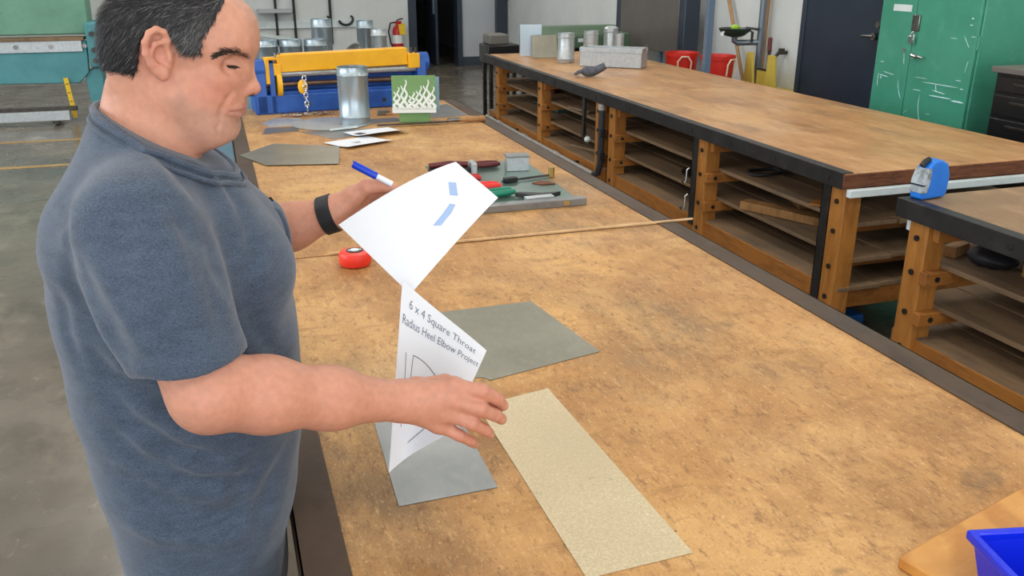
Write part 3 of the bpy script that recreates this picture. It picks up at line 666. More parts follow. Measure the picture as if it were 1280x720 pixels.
# galvanized channel
cb = thing('sheet_metal_box', 'long bright galvanized box section lying on the far bench', 'duct', (3.09, 7.53, .9045), math.radians(-40))
m = MB(); m.box(0, .56, 0, .004, 0, .13); m.box(0, .56, .20, .204, 0, .13); m.box(0, .56, 0, .204, 0, .004); m.box(0, .004, 0, .204, 0, .13); m.box(.556, .56, 0, .204, 0, .13)
m.build('body', 'galvanized', cb)
m = MB(); m.box(-.004, .564, -.004, .012, .125, .165); m.box(-.004, .564, .19, .208, .125, .165); m.box(.552, .566, 0, .204, .125, .165); m.box(-.006, .008, 0, .204, .125, .165); m.build('flange', 'galvanized', cb, bevel=.002)
MB().tube([(.57, .05, .13), (.585, .05, .2)], .004, 6).build('wire', 'steel', cb)
GD = 'duct pipes on the far bench'
q = PZ(707, 78, .9); duct('bright duct pipe standing beside the leaning grey sheets', q[0], q[1], .9045, .078, .26, m='galvanized')
for i, (px, py, r, h, lb) in enumerate(((738, 67, .074, .22, 'wide duct pipe standing behind the galvanized box section'), (763, 66, .074, .24, 'bright duct pipe with domed lid behind the galvanized box section'), (781, 68, .042, .2, 'narrow duct pipe at the end of the row behind the box section'))):
    q = PZ(px, py, .9); d = duct(lb, min(q[0], 3.88), q[1], .9045, r, h, m='galvanized')
    if i == 1: MB().lathe([(r+.003, h-.01), (r+.003, h+.002), (r*.6, h+.02), (.0, h+.026)], n=32).build('lid', 'galvanized', d)
# leaning sheets
ls = thing('sheet_metal_stand', 'pair of grey sheets leaning together on the far bench end', 'sheet metal', (2.98, 8.48, .9045), math.radians(-18))
MB().obox((-.02, .02, .15), (.21, .004, .30), (1, 0, 0), (0, .02, 1)).build('upright_sheet', 'duct_steel', ls)
MB().obox((.11, -.12, .105), (.24, .004, .23), (1, 0, .04), (0.02, .55, 1)).build('leaning_sheet', 'sheet_grey', ls)

# ================================================================== right side of the shop
gc = thing('steel_cabinet', 'tall green steel cabinet with scratched doors against the white wall', 'cabinet', (4.62, 4.60, 0))
MB().box(0, .46, 0, .93, 0, 1.98).build('body', 'cabinet_green', gc, bevel=.006)
dA = MB().box(-.022, -.001, .012, .572, .06, 1.95).build('door', 'cabinet_green', gc, bevel=.004)
dB = MB().box(-.022, -.001, .578, .918, .06, 1.95).build('door', 'cabinet_green', gc, bevel=.004)
MB().cyl((-.022, .52, 1.17), (-.05, .52, 1.17), .018, n=12).build('handle_boss', 'chrome', dA)
MB().tube([(-.05, .53, 1.175), (-.055, .47, 1.17), (-.05, .42, 1.165)], [.012, .011, .008], 10).build('lever_handle', 'chrome', dA)
m = MB(); m.box(-.035, -.022, .52, .59, 1.33, 1.44); m.build('hasp', 'steel', dA, bevel=.004)
m = MB(); m.tube([(-.04, .555, 1.33), (-.045, .575, 1.30), (-.045, .535, 1.30), (-.04, .555, 1.33)], .005, 6); m.box(-.055, -.035, .53, .58, 1.25, 1.30); m.build('padlock', 'chrome', dA, bevel=.003)
MB().cyl((-.022, .63, 1.20), (-.035, .63, 1.20), .014, n=10).build('knob', 'chrome', dB)
MB().box(-.0235, -.0222, .62, .80, 1.455, 1.50).build('label_plate', 'white_plastic', dB)
for z in (.5, 1.25, 1.7): MB().cyl((-.012, .004, z), (-.012, .004, z+.09), .008, n=8).build('hinge', 'cabinet_green', gc)
def scratch(door, y, z, L, w, ang=0, curve=0):
    P = [(-.0226, y+math.cos(ang)*t*L+curve*math.sin(t*3.1)*math.sin(ang), z+math.sin(ang)*t*L+curve*math.sin(t*3.1)*math.cos(ang)) for t in np.linspace(0, 1, 7)]
    MB().tube(P, [w*k for k in (.2, .8, 1, .7, 1, .6, .2)], 5).build('scratch', 'paint_scratch', door, smooth=0)
for a_ in ((.10, 1.005, .32, .0035), (.03, .915, .11, .007), (.14, .925, .20, .005), (.20, .95, .12, .004, .1), (.42, .945, .08, .003), (.06, 1.26, .09, .0025, .9), (.05, 1.18, .08, .0025, -1.4), (.30, .80, .05, .002), (.38, .72, .20, .003, 1.35, .02), (.08, 1.05, .05, .003), (.05, 1.0, .03, .004), (.28, .96, .05, .003, 1.2), (.02, 1.33, .04, .003), (.06, 1.44, .02, .006), (.06, 1.40, .025, .004), (.40, .66, .03, .004), (.17, 1.31, .06, .002), (.38, 1.03, .12, .002), (.52, .80, .05, .002, -.6)): scratch(dA, *a_)
for a_ in ((.70, 1.02, .12, .003, .12), (.76, 1.0, .10, .004, .1), (.82, 1.10, .04, .004), (.83, .98, .02, .006, 1.2), (.60, .86, .14, .0025, 1.2, .015), (.86, .92, .10, .003, 1.5), (.84, .72, .02, .003), (.62, 1.1, .10, .003, 1.4)): scratch(dB, *a_)
tc = thing('tool_cabinet', 'black drawer tool cabinet with a grey top beside the green cabinet', 'cabinet', (4.52, 3.35, 0))
MB().box(0, .56, 0, .98, 0, 1.15).build('body', 'tool_black', tc, bevel=.006)
MB().box(-.03, .56, -.02, 1.0, 1.15, 1.185).build('top', 'counter_grey', tc, bevel=.004)
for z0, z1 in ((.04, .40), (.42, .66), (.68, .88), (.90, 1.02), (1.04, 1.13)):
    dd = MB().box(-.018, -.001, .02, .96, z0, z1).build('drawer', 'tool_black', tc, bevel=.004)
    MB().box(-.03, -.018, .15, .83, z1-.045, z1-.03).build('handle', 'dark_steel', dd, bevel=.002)
tag(MB().box(-.05, .05, -.12, .12, 0, .06).build('yellow_case', 'tag_yellow', bevel=.008, loc=(4.66, 4.10, 1.1855)), 'small yellow case on top of the black tool cabinet', 'case')
# grey post in front of the buckets
ps = MB().box(-.03, .03, -.025, .025, 0, ZC-.005).build('support_post', 'post_blue_grey', bevel=.004, loc=(4.02, 6.93, 0)); tag(ps, 'slim blue-grey steel post rising behind the far bench', 'post')
# buckets
bp = None
for i, (x, y) in enumerate(((4.50, 7.55), (4.32, 7.92))):
    for k in range(3):
        lb = ['red', 'orange-red'][k != 2]
        t = thing('bucket', ['lowest orange-red bucket of the nested stack', 'middle orange-red bucket of the nested stack', 'top red bucket of the nested stack'][k]+[' standing nearest the dark navy door', ' beside the slim grey post'][i], 'bucket', (x, y, .001+k*.29), random.uniform(-.5, .5), 'nested bucket stacks behind the bench')
        if k != 2 and bp is not None: sh = link_copy(bp, t)
        else:
            sh = MB().lathe([(.125, 0), (.155, .34), (.163, .34), (.165, .375), (.157, .375), (.152, .345), (.122, .006)], n=32, closed=True).build('shell', ['bucket_red', 'bucket_orange'][k != 2], t, smooth=40)
            if k != 2: bp = sh
        MB().tube([(-.165*math.cos(s_), -.165-.02*math.sin(s_), .33-.13*math.sin(s_)+.02) for s_ in np.linspace(.9, 2.24, 2)] if False else [(-.06, -.155, .20), (-.065, -.168, .30), (-.03, -.172, .345), (.03, -.172, .345), (.065, -.168, .30), (.06, -.155, .20)], .008, 8).build('handle', 'handle_white', t)
# eyewash
ew = thing('eyewash_station', 'wall mounted eyewash bowl on grey pipework', 'eyewash', (XR-.02, 7.6, 0))
RX, RY, BX, BY = 4.97, 7.595, 4.75, 7.70
MB().tube([(RX, RY, .35), (RX, RY, 2.4)], .032, 14).build('riser', 'pipe_grey', ew, world=True)
MB().tube([(RX, RY, 1.055), (RX-.06, RY+.03, 1.055), (BX+.03, BY-.01, 1.05), (BX, BY, 1.07), (BX, BY, 1.10)], .028, 14).build('arm', 'pipe_grey', ew, world=True)
MB().lathe([(.03, 0), (.09, .015), (.145, .06), (.155, .085), (.145, .085), (.08, .025), (.02, .012)], (BX, BY, 1.10), 32).build('bowl', 'eyewash_dark', ew, world=True)
MB().ball((BX, BY, 1.19), (.045, .045, .03), 14, 8).build('spray_head', 'lime', ew, world=True)
MB().tube([(BX+.13, BY-.10, 1.06), (BX+.13, BY-.10, 1.15), (BX+.09, BY-.06, 1.19), (BX+.15, BY-.16, 1.18)], .013, 8).build('push_valve', 'black_plastic', ew, world=True)
MB().obox((BX-.145, BY-.02, 1.14), (.05, .005, .045), (-.1, -1, 0), (.3, 0, 1)).build('label', 'white_plastic', ew, world=True)
for z in (.6, 1.6): MB().box(4.975, XR-.001, RY-.02, RY+.02, z-.015, z+.015).build('pipe_bracket', 'dark_steel', ew, world=True)
# brooms and holder
def stick(label, p0, p1, r, m):
    t = thing('broom_handle', label, 'handle', tuple(p0)); MB().cyl(p0, p1, r, n=12).build('stick', m, t, world=True)
    MB().cyl(np.array(p1)-(np.array(p1)-np.array(p0))*.01, np.array(p1), r*1.06, r*.7, n=12).build('tip', 'black_plastic', t, world=True)
    return t
qa, qb = PX(928, 98, 5.00), PX(915, 22, 5.03); dq = (qb-qa)/(qb[2]-qa[2])
stick('pale wooden broom stick leaning behind the eyewash bowl', qa-dq*(qa[2]-.005), qa+dq*(1.6-qa[2]), .018, 'broom_wood')
stick('pale wooden mop stick standing beside the grey riser pipe', (5.065, 7.70, .005), (5.065, 7.655, 1.7), .018, 'broom_wood')
yc = thing('yellow_holder', 'open yellow steel holder with two tapered uprights on the white wall', 'holder', (4.90, 7.3, .62))
for ya, yb, ta, tb in ((7.395, 7.575, 7.45, 7.54), (7.03, 7.205, 7.09, 7.19)):
    MB().prism([(ya, .64), (yb, .64), (tb, .98), (ta, .98)], 4.80, 4.825, lambda p, q, A: (A, p, q)).build('upright', 'cage_yellow', yc, world=True, bevel=.003)
MB().box(4.83, 4.845, 7.206, 7.394, .64, .83).build('front_plate', 'cage_yellow', yc, world=True, bevel=.003)
MB().box(4.826, 5.097, 7.07, 7.41, .64, .655).build('floor_plate', 'cage_yellow', yc, world=True)
MB().box(4.826, 4.85, 7.206, 7.394, .83, .843).build('front_edge', 'black_rubber', yc, world=True)
t = thing('crowbar', 'dark red bar standing in the yellow holder', 'bar', (4.9, 7.3, .66)); a1, a2 = np.array([4.895, 7.30, .664]), PX(963, 49, 5.0)
MB().cyl(a1, a2, .015, n=10).build('bar', 'black_steel', t, world=True); MB().cyl(a1+(a2-a1)*.75, a2+(a2-a1)*.02, .02, n=10).build('grip', 'dark_red', t, world=True)
sp = thing('wall_tap', 'small dark brass tap on the white wall beside the navy door', 'tap', (XR, 7.22, .98))
MB().tube([(XR-.001, 7.335, .98), (XR-.09, 7.335, .98), (XR-.12, 7.335, .95)], .018, 10).build('spout', 'dark_steel', sp, world=True); MB().cyl((XR-.06, 7.335, .98), (XR-.06, 7.335, 1.02), .03, n=8).build('wheel', 'dark_steel', sp, world=True)
# taupe machine panel and its legs
tp = thing('bending_brake', 'big taupe sheet bending brake with flat apron on thin legs', 'machine', (4.8, 9.5, 0))
MB().box(4.70, 4.90, 8.75, 10.2, .84, 1.75).build('apron', 'panel_taupe', tp, world=True, bevel=.01)
MB().box(4.71, 4.89, 8.63, 8.749, .0, 1.75).build('end_frame', 'navy_frame', tp, world=True, bevel=.01)
MB().box(4.71, 4.89, 10.201, 10.35, .0, 1.75).build('end_frame', 'navy_frame', tp, world=True, bevel=.01)
for y in (9.0, 9.12, 9.3): MB().cyl((4.80, y, 0), (4.80, y, .84), .025, n=10).build('leg', 'post_blue_grey', tp, world=True)
MB().box(4.74, 4.86, 9.35, 10.2, .40, .52).build('lower_beam', 'wall_grey', tp, world=True, bevel=.01)
# green roll former behind the far bench
gm = thing('roll_former', 'long dull green roll forming machine behind the far bench end', 'machine', (3.3, 9.7, 0), 0)
x0, x1, yy = 3.35, 4.42, 9.75
MB().prism([(yy-.18, .86), (yy+.18, .86), (yy+.18, 1.0), (yy+.08, 1.10), (yy-.08, 1.10), (yy-.18, 1.0)], x0+.12, x1, lambda p, q, A: (A, p, q)).build('hood', 'machine_green', gm, world=True, bevel=.02)
MB().box(x0-.02, x0+.12, yy-.2, yy+.2, .7, 1.02).build('gear_box', 'machine_green', gm, world=True, bevel=.02)
MB().box(x1, x1+.12, yy-.2, yy+.2, .75, 1.02).build('gear_box', 'machine_green', gm, world=True, bevel=.02)
MB().box(x0+.55, x0+.68, yy-.184, yy-.18, .93, .97).build('label', 'white_plastic', gm, world=True)
for z in (.76, .83): MB().cyl((x0+.1, yy-.08, z), (x1, yy-.08, z), .03, n=14).build('roll', 'dark_steel', gm, world=True)
MB().box(x0, x1+.1, yy-.18, yy+.18, .55, .70).build('bed', 'machine_green', gm, world=True, bevel=.01)
for x in (x0+.02, x1+.02):
    for y in (yy-.14, yy+.14): MB().box(x-.03, x+.03, y-.03, y+.03, 0, .55).build('leg', 'dark_steel', gm, world=True, bevel=.004)
mt = thing('motor_unit', 'dark motor box on a stand beside the green roll former', 'motor', (2.95, 9.75, 0))
MB().box(2.85, 3.22, 9.6, 9.95, .72, .92).build('body', 'tool_black', mt, world=True, bevel=.015)
MB().box(2.88, 3.1, 9.62, 9.9, .92, 1.03).build('cover', 'counter_grey', mt, world=True, bevel=.015)
for x in (2.9, 3.17):
    for y in (9.65, 9.9): MB().box(x-.02, x+.02, y-.02, y+.02, 0, .72).build('leg', 'dark_steel', mt, world=True)

# ================================================================== far left and behind the roll machine
pc = thing('base_cabinet', 'pale blue steel cabinet standing behind the end of the work table', 'cabinet', (-.6, 6.1, 0))
MB().box(-.6, .29, 6.1, 6.6, .06, 1.0).build('body', 'pale_blue', pc, world=True, bevel=.008)
MB().box(-.57, .26, 6.12, 6.58, .0, .06).build('plinth', 'dark_base', pc, world=True)
for xa in (-.585, -.15): 
    dd = MB().box(xa, xa+.42, 6.08, 6.099, .1, .97).build('door', 'pale_blue', pc, world=True, bevel=.004)
    MB().box(xa+.33, xa+.35, 6.06, 6.08, .6, .75).build('handle', 'steel', dd, world=True, bevel=.003)
rt = thing('side_bench', 'low grey bench carrying a row of duct pipes', 'bench', (.2, 7.4, 0))
MB().box(.32, 1.62, 7.45, 8.7, .80, .85).build('top', 'counter_grey', rt, world=True, bevel=.005)
for x in (.4, 1.54):
    for y in (7.55, 8.6): MB().box(x-.04, x+.04, y-.04, y+.04, 0, .80).build('leg', 'navy_frame', rt, world=True, bevel=.004)
MB().box(.4, 1.54, 7.5, 7.53, .68, .80).build('apron', 'navy_frame', rt, world=True, bevel=.004)
GD2 = 'duct pipes on the side bench'
for px, lb in ((334, 'first duct pipe of the row behind the roll machine, beside the pale blue cabinet'), (364.5, 'second duct pipe of the row, between its two look-alikes'), (395, 'third duct pipe of the row, beside the black wire hooks')):
    q = PY(px, 70, 7.7); d = duct(lb, q[0], 7.7, .8505, .091, .33, GD2)
    MB().lathe([(.0875, .29), (.0875, .30), (.06, .302), (.0, .302)], n=32).build('end_cap', 'duct_steel', d)
d = duct('tall narrow duct pipe rising behind the row of three', .915, 8.2, .8505, .09, .46, GD2)
d = duct('tall pale duct pipe beside the fire extinguisher', 1.32, 8.35, .8505, .075, .43, GD2); d = duct('bright duct pipe half before the tall pale one', 1.405, 8.13, .8505, .07, .37, GD2, 'galvanized')
el = thing('duct_elbow', 'dark open round elbow of sheet metal on the grey bench', 'duct', (1.19, 8.12, .8505))
P = [(.10-.10*math.cos(t), 0, .03+.10*math.sin(t)) for t in np.linspace(-.0, 1.5, 8)]
MB().tube([(p[0]-.05, p[1], p[2]+.06) for p in P], .075, 28, caps=False).build('bend', 'duct_dark', el); MB().tube([(-.05+.075*math.cos(t), .075*math.sin(t), .09) for t in np.linspace(0, 6.28, 29)[:-1]], .006, 6, closed=True).build('rim', 'steel', el)
MB().lathe([(.075, 0), (.075, .09), (.071, .09), (.071, .001)], (-.05, 0, 0), 28, closed=True).build('collar', 'duct_dark', el)
tag(MB().box(-.06, .06, -.05, .05, 0, .15).build('white_box', 'white_plastic', bevel=.006, loc=(1.02, 7.87, .8505)), 'white carton on the grey bench beside the sheet metal elbow', 'box')
tag(MB().box(-.22, .22, -.10, .10, 0, .006).build('sheet_offcut', 'galvanized', bevel=.001, loc=(1.38, 7.72, .8505)), 'thin bright sheet at the corner of the grey side bench', 'sheet metal')
# wire hooks and wall shelf on the back wall
hk = thing('wall_rack', 'white wall rack with black wire hooks on the back wall', 'rack', (1.5, YB, 1.0))
MB().box(.7, 2.45, YB-.05, YB-.001, .72, .84).build('board', 'white_plastic', hk, world=True, bevel=.005)
MB().box(.75, 1.3, YB-.25, YB-.001, .98, 1.04).build('shelf', 'wall_grey', hk, world=True, bevel=.005)
for x in (1.05, 1.35, 1.95): MB().box(x-.02, x+.02, YB-.06, YB-.001, .45, 1.35).build('upright', 'black_plastic', hk, world=True, bevel=.003)
for x in (1.8, 2.2): MB().tube([(x+.12*math.cos(t), YB-.08, .86+.10*math.sin(t)) for t in np.linspace(-2.9, .2, 9)]+[(x+.1, YB-.03, .9)], .02, 8).build('hook', 'black_plastic', hk, world=True)
MB().obox((.9, YB-.3, .62), (.9, .06, .06), (1, 0, -.18)).build('white_rail', 'white_plastic', hk, world=True, bevel=.01)
# fire extinguisher
fe = thing('fire_extinguisher', 'red fire extinguisher with a yellow tag on the back wall', 'fire extinguisher', (3.08, YB-.12, .28))
MB().lathe([(.06, 0), (.088, .015), (.09, .05), (.09, .36), (.075, .42), (.035, .46), (.03, .48)], n=28).build('cylinder', 'extinguisher_red', fe, smooth=50)
MB().lathe([(.0915, .16), (.0915, .30)], n=28).build('label', 'paint_white', fe)
MB().box(-.03, .07, -.02, .02, .48, .53).build('valve', 'extinguisher_red', fe, bevel=.008)
MB().tube([(-.02, 0, .53), (.03, 0, .56), (.10, 0, .57)], .012, 8).build('lever', 'dark_steel', fe)
MB().tube([(-.03, 0, .51), (-.12, 0, .50), (-.16, 0, .36), (-.13, 0, .16), (-.10, 0, .10)], .014, 10).build('hose', 'black_rubber', fe)
MB().obox((.06, -.10, .40), (.11, .006, .18), (1, 0, .1)).build('tag', 'tag_yellow', fe)
MB().box(-.1, .1, .085, .118, .1, .14).build('bracket', 'dark_steel', fe)
# teal shear
ts = thing('power_shear', 'old teal and pale green shear machine with steel hold-down', 'machine', (-2.7, 11.7, 0))
xA, xB, ys = -4.6, -1.38, 11.7
MB().box(xA, xB+.02, ys+.10, ys+.55, .98, 1.75).build('upper_beam', 'pale_green_paint', ts, world=True, bevel=.02)
MB().prism([(xA, .50), (xB-.16, .44), (xB-.04, .56), (xB-.02, .92), (xA, .92)], ys-.05, ys+.05, lambda p, q, A: (p, A, q)).build('apron', 'teal_paint', ts, world=True, bevel=.01)
MB().box(xA, xB-.07, ys-.07, ys-.05, .80, .93).build('guard_strip', 'galvanized', ts, world=True, bevel=.004)
MB().box(xA, xB-.04, ys-.09, ys+.16, .925, .96).build('bed', 'shelf_wood', ts, world=True, bevel=.004)
for x in np.arange(xA+.3, xB, .36): MB().cyl((x, ys-.07, .865), (x, ys-.085, .865), .025, n=12).build('bolt', 'steel', ts, world=True)
MB().box(xB-.01, xB+.14, ys-.12, ys+.5, .62, 1.12).build('end_housing', 'teal_paint', ts, world=True, bevel=.02)
MB().prism([(xB-.10, .55), (xB+.10, .62), (xB+.08, .0), (xB-.06, .0)], ys-.02, ys+.45, lambda p, q, A: (p, A, q)).build('leg', 'teal_paint', ts, world=True, bevel=.01)
MB().box(xA, xA+.18, ys-.02, ys+.45, 0, .55).build('leg', 'teal_paint', ts, world=True, bevel=.01)
for z in (.70, .82, 1.0): MB().cyl((xB+.06, ys-.12, z), (xB+.06, ys-.17, z), .03, n=10).build('bolt', 'dark_steel', ts, world=True)
MB().tube([(xB+.14, ys-.05, 1.05), (xB+.20, ys-.06, .9), (xB+.16, ys-.08, .8)], .03, 10).build('spring_arm', 'teal_paint', ts, world=True)
MB().tube([(xB+.16, ys-.05, .7), (xB+.19, ys-.05, .4), (xB+.22, ys-.05, .25)], .01, 8).build('cable', 'black_rubber', ts, world=True)
MB().box(xA, xB-.28, ys-.35, ys-.28, .06, .17).build('treadle', 'galvanized', ts, world=True, bevel=.006)
MB().box(xA, xB-.20, ys-.30, ys-.22, .16, .21).build('treadle_bar', 'dark_steel', ts, world=True, bevel=.006)
for x in (xA+.4, xB-.45): MB().box(x-.03, x+.03, ys-.30, ys+.1, .02, .08).build('treadle_arm', 'dark_steel', ts, world=True)
yt = thing('yellow_tape', 'yellow measuring strip hanging from the shear machine', 'strip', (-1.66, 11.6, .0))
MB().obox((-1.66, 11.62, .28), (.05, .012, .46), (1, 0, .08)).build('strip', 'tag_yellow', yt, world=True)
for k in range(4): MB().obox((-1.66-.008*(k-1.5), 11.612, .14+k*.10), (.03, .002, .008), (1, 0, .08)).build('mark', 'black_plastic', yt, world=True)
# ================================================================== implicit surfaces (for the man)
F4 = np.float32
def V3(p): return np.asarray(p, F4)
def s_ell(c, r, R=None):
    c = V3(c); r = V3(r); R = None if R is None else np.asarray(R, F4)
    def f(P):
        q = P-c
        if R is not None: q = q@R
        k0 = np.sqrt(np.sum((q/r)**2, 1)+1e-12); k1 = np.sqrt(np.sum((q/(r*r))**2, 1)+1e-12)
        return k0*(k0-1)/k1
    return f
def s_con(a, b, ra, rb):
    a = V3(a); b = V3(b); ab = b-a; L = float(ab@ab)+1e-9
    def f(P):
        t = np.clip((P-a)@ab/L, 0, 1)
        return np.linalg.norm(P-a-t[:, None]*ab, axis=1)-(ra+(rb-ra)*t)
    return f
def s_pln(c, n):
    c = V3(c); n = V3(n); n = n/np.linalg.norm(n)
    return lambda P: (P-c)@n
def s_poly(poly, i=0, j=2):
    A = np.asarray(poly, F4); B = np.roll(A, -1, 0)
    def f(P):
        q = P[:, (i, j)]; d = np.full(len(q), 1e9, F4); ins = np.zeros(len(q), bool)
        for a, b in zip(A, B):
            e = b-a; w = q-a; t = np.clip(w@e/(e@e+1e-12), 0, 1); d = np.minimum(d, np.sum((w-t[:, None]*e)**2, 1))
            c = (a[1] > q[:, 1]) != (b[1] > q[:, 1])
            xx = (b[0]-a[0])*(q[:, 1]-a[1])/(b[1]-a[1]+1e-12)+a[0]
            ins ^= c & (q[:, 0] < xx)
        return np.sqrt(d)*np.where(ins, -1, 1)
    return f
def s_loft(rings):
    """rings (z, xback, xfront, ycentre, yhalf)"""
    A = np.array(rings, F4)
    def f(P):
        z = P[:, 2]; I = lambda k: np.interp(z, A[:, 0], A[:, k]).astype(F4)
        xb, xf, yc, ry = I(1), I(2), I(3), I(4); rx = (xf-xb)/2; xc = (xf+xb)/2
        u = np.abs((P[:, 0]-xc)/rx); v = np.abs((P[:, 1]-yc)/ry)
        k = (u**2.3+v**2.3+1e-9)**(1/2.3)
        d = (k-1)*np.minimum(rx, ry)
        return np.maximum(d, np.maximum(A[0, 0]-z, z-A[-1, 0]))
    return f
def smin(a, b, k):
    h = np.maximum(k-np.abs(a-b), 0)/k; return np.minimum(a, b)-h*h*k*.25
def smax(a, b, k): return -smin(-a, -b, k)
class Field:
    def __init__(s): s.ops = []
    def u(s, f, k=.012): s.ops.append(('u', f, k)); return s
    def sub(s, f, k=.006): s.ops.append(('s', f, k)); return s
    def cut(s, f, k=.006): s.ops.append(('i', f, k)); return s
    def disp(s, f): s.ops.append(('d', f, 0)); return s
    def ev(s, P, ops=None):
        d = np.full(len(P), 10., F4)
        for op, f, k in (s.ops if ops is None else ops):
            if op == 'd': d = d+f(P); continue
            e = f(P)
            if op == 'u': d = smin(d, e, k) if k > 0 else np.minimum(d, e)
            elif op == 's': d = smax(d, -e, k)
            else: d = smax(d, e, k)
        return d.astype(F4)
    def near(s, c, r):
        c = c[None].astype(F4); vals = [(10. if o[0] == 'd' else float(o[1](c)[0])) for o in s.ops]
        mu = min([v for v, o in zip(vals, s.ops) if o[0] == 'u'])
        keep = []
        for v, o in zip(vals, s.ops):
            if o[0] == 'u' and v <= mu+2.1*r+o[2]+.003: keep.append(o)
            elif o[0] == 's' and v <= 1.2*r+o[2]+.003: keep.append(o)
            elif o[0] == 'i' and v >= -1.2*r-o[2]-.003: keep.append(o)
            elif o[0] == 'd': keep.append(o)
        return keep
def polygonize(F, lo, hi, h, B=14):
    lo = np.array(lo, float); n = np.ceil((np.array(hi)-lo)/h).astype(int); nb = np.ceil(n/B).astype(int)
    G = np.stack(np.meshgrid(*[np.arange(-1, B+1)]*3, indexing='ij'), -1).reshape(-1, 3)   # corners -1..B
    S = B+2; Cn = B+1
    rad = h*B*.5*math.sqrt(3)*1.15
    allv = []; allk = []; quads = []
    stride = np.array([1, 1 << 12, 1 << 24], np.int64)
    cen = np.stack(np.meshgrid(*[np.arange(k) for k in nb], indexing='ij'), -1).reshape(-1, 3)
    C = lo+(cen*B+B/2)*h
    d0 = F.ev(C.astype(F4))
    for b, c, dd in zip(cen, C, d0):
        if abs(dd) > rad*1.3: continue
        ops = F.near(c, rad)
        base = b*B
        D = F.ev((lo+(base+G)*h).astype(F4), ops).reshape(S, S, S)
        ins = D < 0
        if ins.all() or not ins.any(): continue
        # cells index 0..B  (cell -1..B-1)
        cs = [D[i:i+Cn, j:j+Cn, k:k+Cn] for i in (0, 1) for j in (0, 1) for k in (0, 1)]
        sg = [q < 0 for q in cs]; tot = sum(q.astype(np.int8) for q in sg); act = (tot > 0) & (tot < 8)
        if not act.any(): continue
        acc = np.zeros((Cn, Cn, Cn, 3), F4); cnt = np.zeros((Cn, Cn, Cn), F4)
        cor = [(i, j, k) for i in (0, 1) for j in (0, 1) for k in (0, 1)]
        for a in range(8):
            for ax in range(3):
                if cor[a][ax]: continue
                q = list(cor[a]); q[ax] = 1; e = cor.index(tuple(q))
                x = sg[a] != sg[e]; t = np.where(x, cs[a]/(cs[a]-cs[e]+1e-20), 0)
                p = np.zeros(3, F4); p[:] = cor[a]
                for m in range(3): acc[..., m] += np.where(x, p[m]+(t if m == ax else 0), 0)
                cnt += x
        ii = np.argwhere(act)
        pos = acc[act]/cnt[act][:, None]
        allv.append(lo+(base-1+ii+pos)*h)
        key = ((base-1+ii+2)*stride).sum(1); allk.append(key)
        kid = np.full((Cn, Cn, Cn), -1, np.int64); kid[act] = key
        for ax in range(3):
            sl0 = [slice(1, B+1)]*3; sl1 = list(sl0); sl1[ax] = slice(2, B+2)
            x0 = ins[tuple(sl0)]; x1 = ins[tuple(sl1)]
            e = np.argwhere(x0 != x1)
            if not len(e): continue
            flip = x0[tuple(e.T)]
            o1, o2 = (ax+1) % 3, (ax+2) % 3
            def cell(da, db):
                q = e+1; q = q.copy(); q[:, o1] -= da; q[:, o2] -= db; return kid[tuple(q.T)]
            qd = np.stack([cell(1, 1), cell(0, 1), cell(0, 0), cell(1, 0)], 1)
            qd[~flip] = qd[~flip][:, ::-1]
            quads.append(qd)
    K = np.concatenate(allk); Vv = np.concatenate(allv); Q = np.concatenate(quads)
    uk, fi = np.unique(K, return_index=True); Vv = Vv[fi]
    Q = Q[(Q >= 0).all(1)]
    return Vv, np.searchsorted(uk, Q)
def relax(v, q, it=1, lam=.5):
    n = len(v)
    for _ in range(it):
        s = np.zeros_like(v); c = np.zeros(n)
        for a, b in ((0, 1), (1, 2), (2, 3), (3, 0)):
            for x, y in ((a, b), (b, a)):
                np.add.at(s, q[:, x], v[q[:, y]]); np.add.at(c, q[:, x], 1)
        v = v+lam*(s/np.maximum(c, 1)[:, None]-v)
    return v
def mesh_from(name, v, q, m, parent, color=None):
    me = bpy.data.meshes.new(name); o = np.array(parent.location if parent else (0, 0, 0))
    if parent is not None and parent.parent is not None: o = o+np.array(parent.parent.location)
    n = len(v); w = q.shape[1]
    me.vertices.add(n); me.vertices.foreach_set('co', (v-o).astype(F4).ravel())
    me.loops.add(q.size); me.loops.foreach_set('vertex_index', q.ravel().astype(np.int32))
    me.polygons.add(len(q)); me.polygons.foreach_set('loop_start', np.arange(0, q.size, w, dtype=np.int32))
    try: me.polygons.foreach_set('loop_total', np.full(len(q), w, np.int32))
    except Exception: pass
    me.update(calc_edges=True); me.validate()
    me.shade_smooth()
    if color is not None:
        a = me.color_attributes.new('Col', 'FLOAT_COLOR', 'POINT')
        a.data.foreach_set('color', np.concatenate([color, np.ones((n, 1))], 1).astype(F4).ravel())
    me.materials.append(MATS[m] if isinstance(m, str) else m)
    ob = bpy.data.objects.new(name, me); COL.objects.link(ob); ob.parent = parent
    return ob
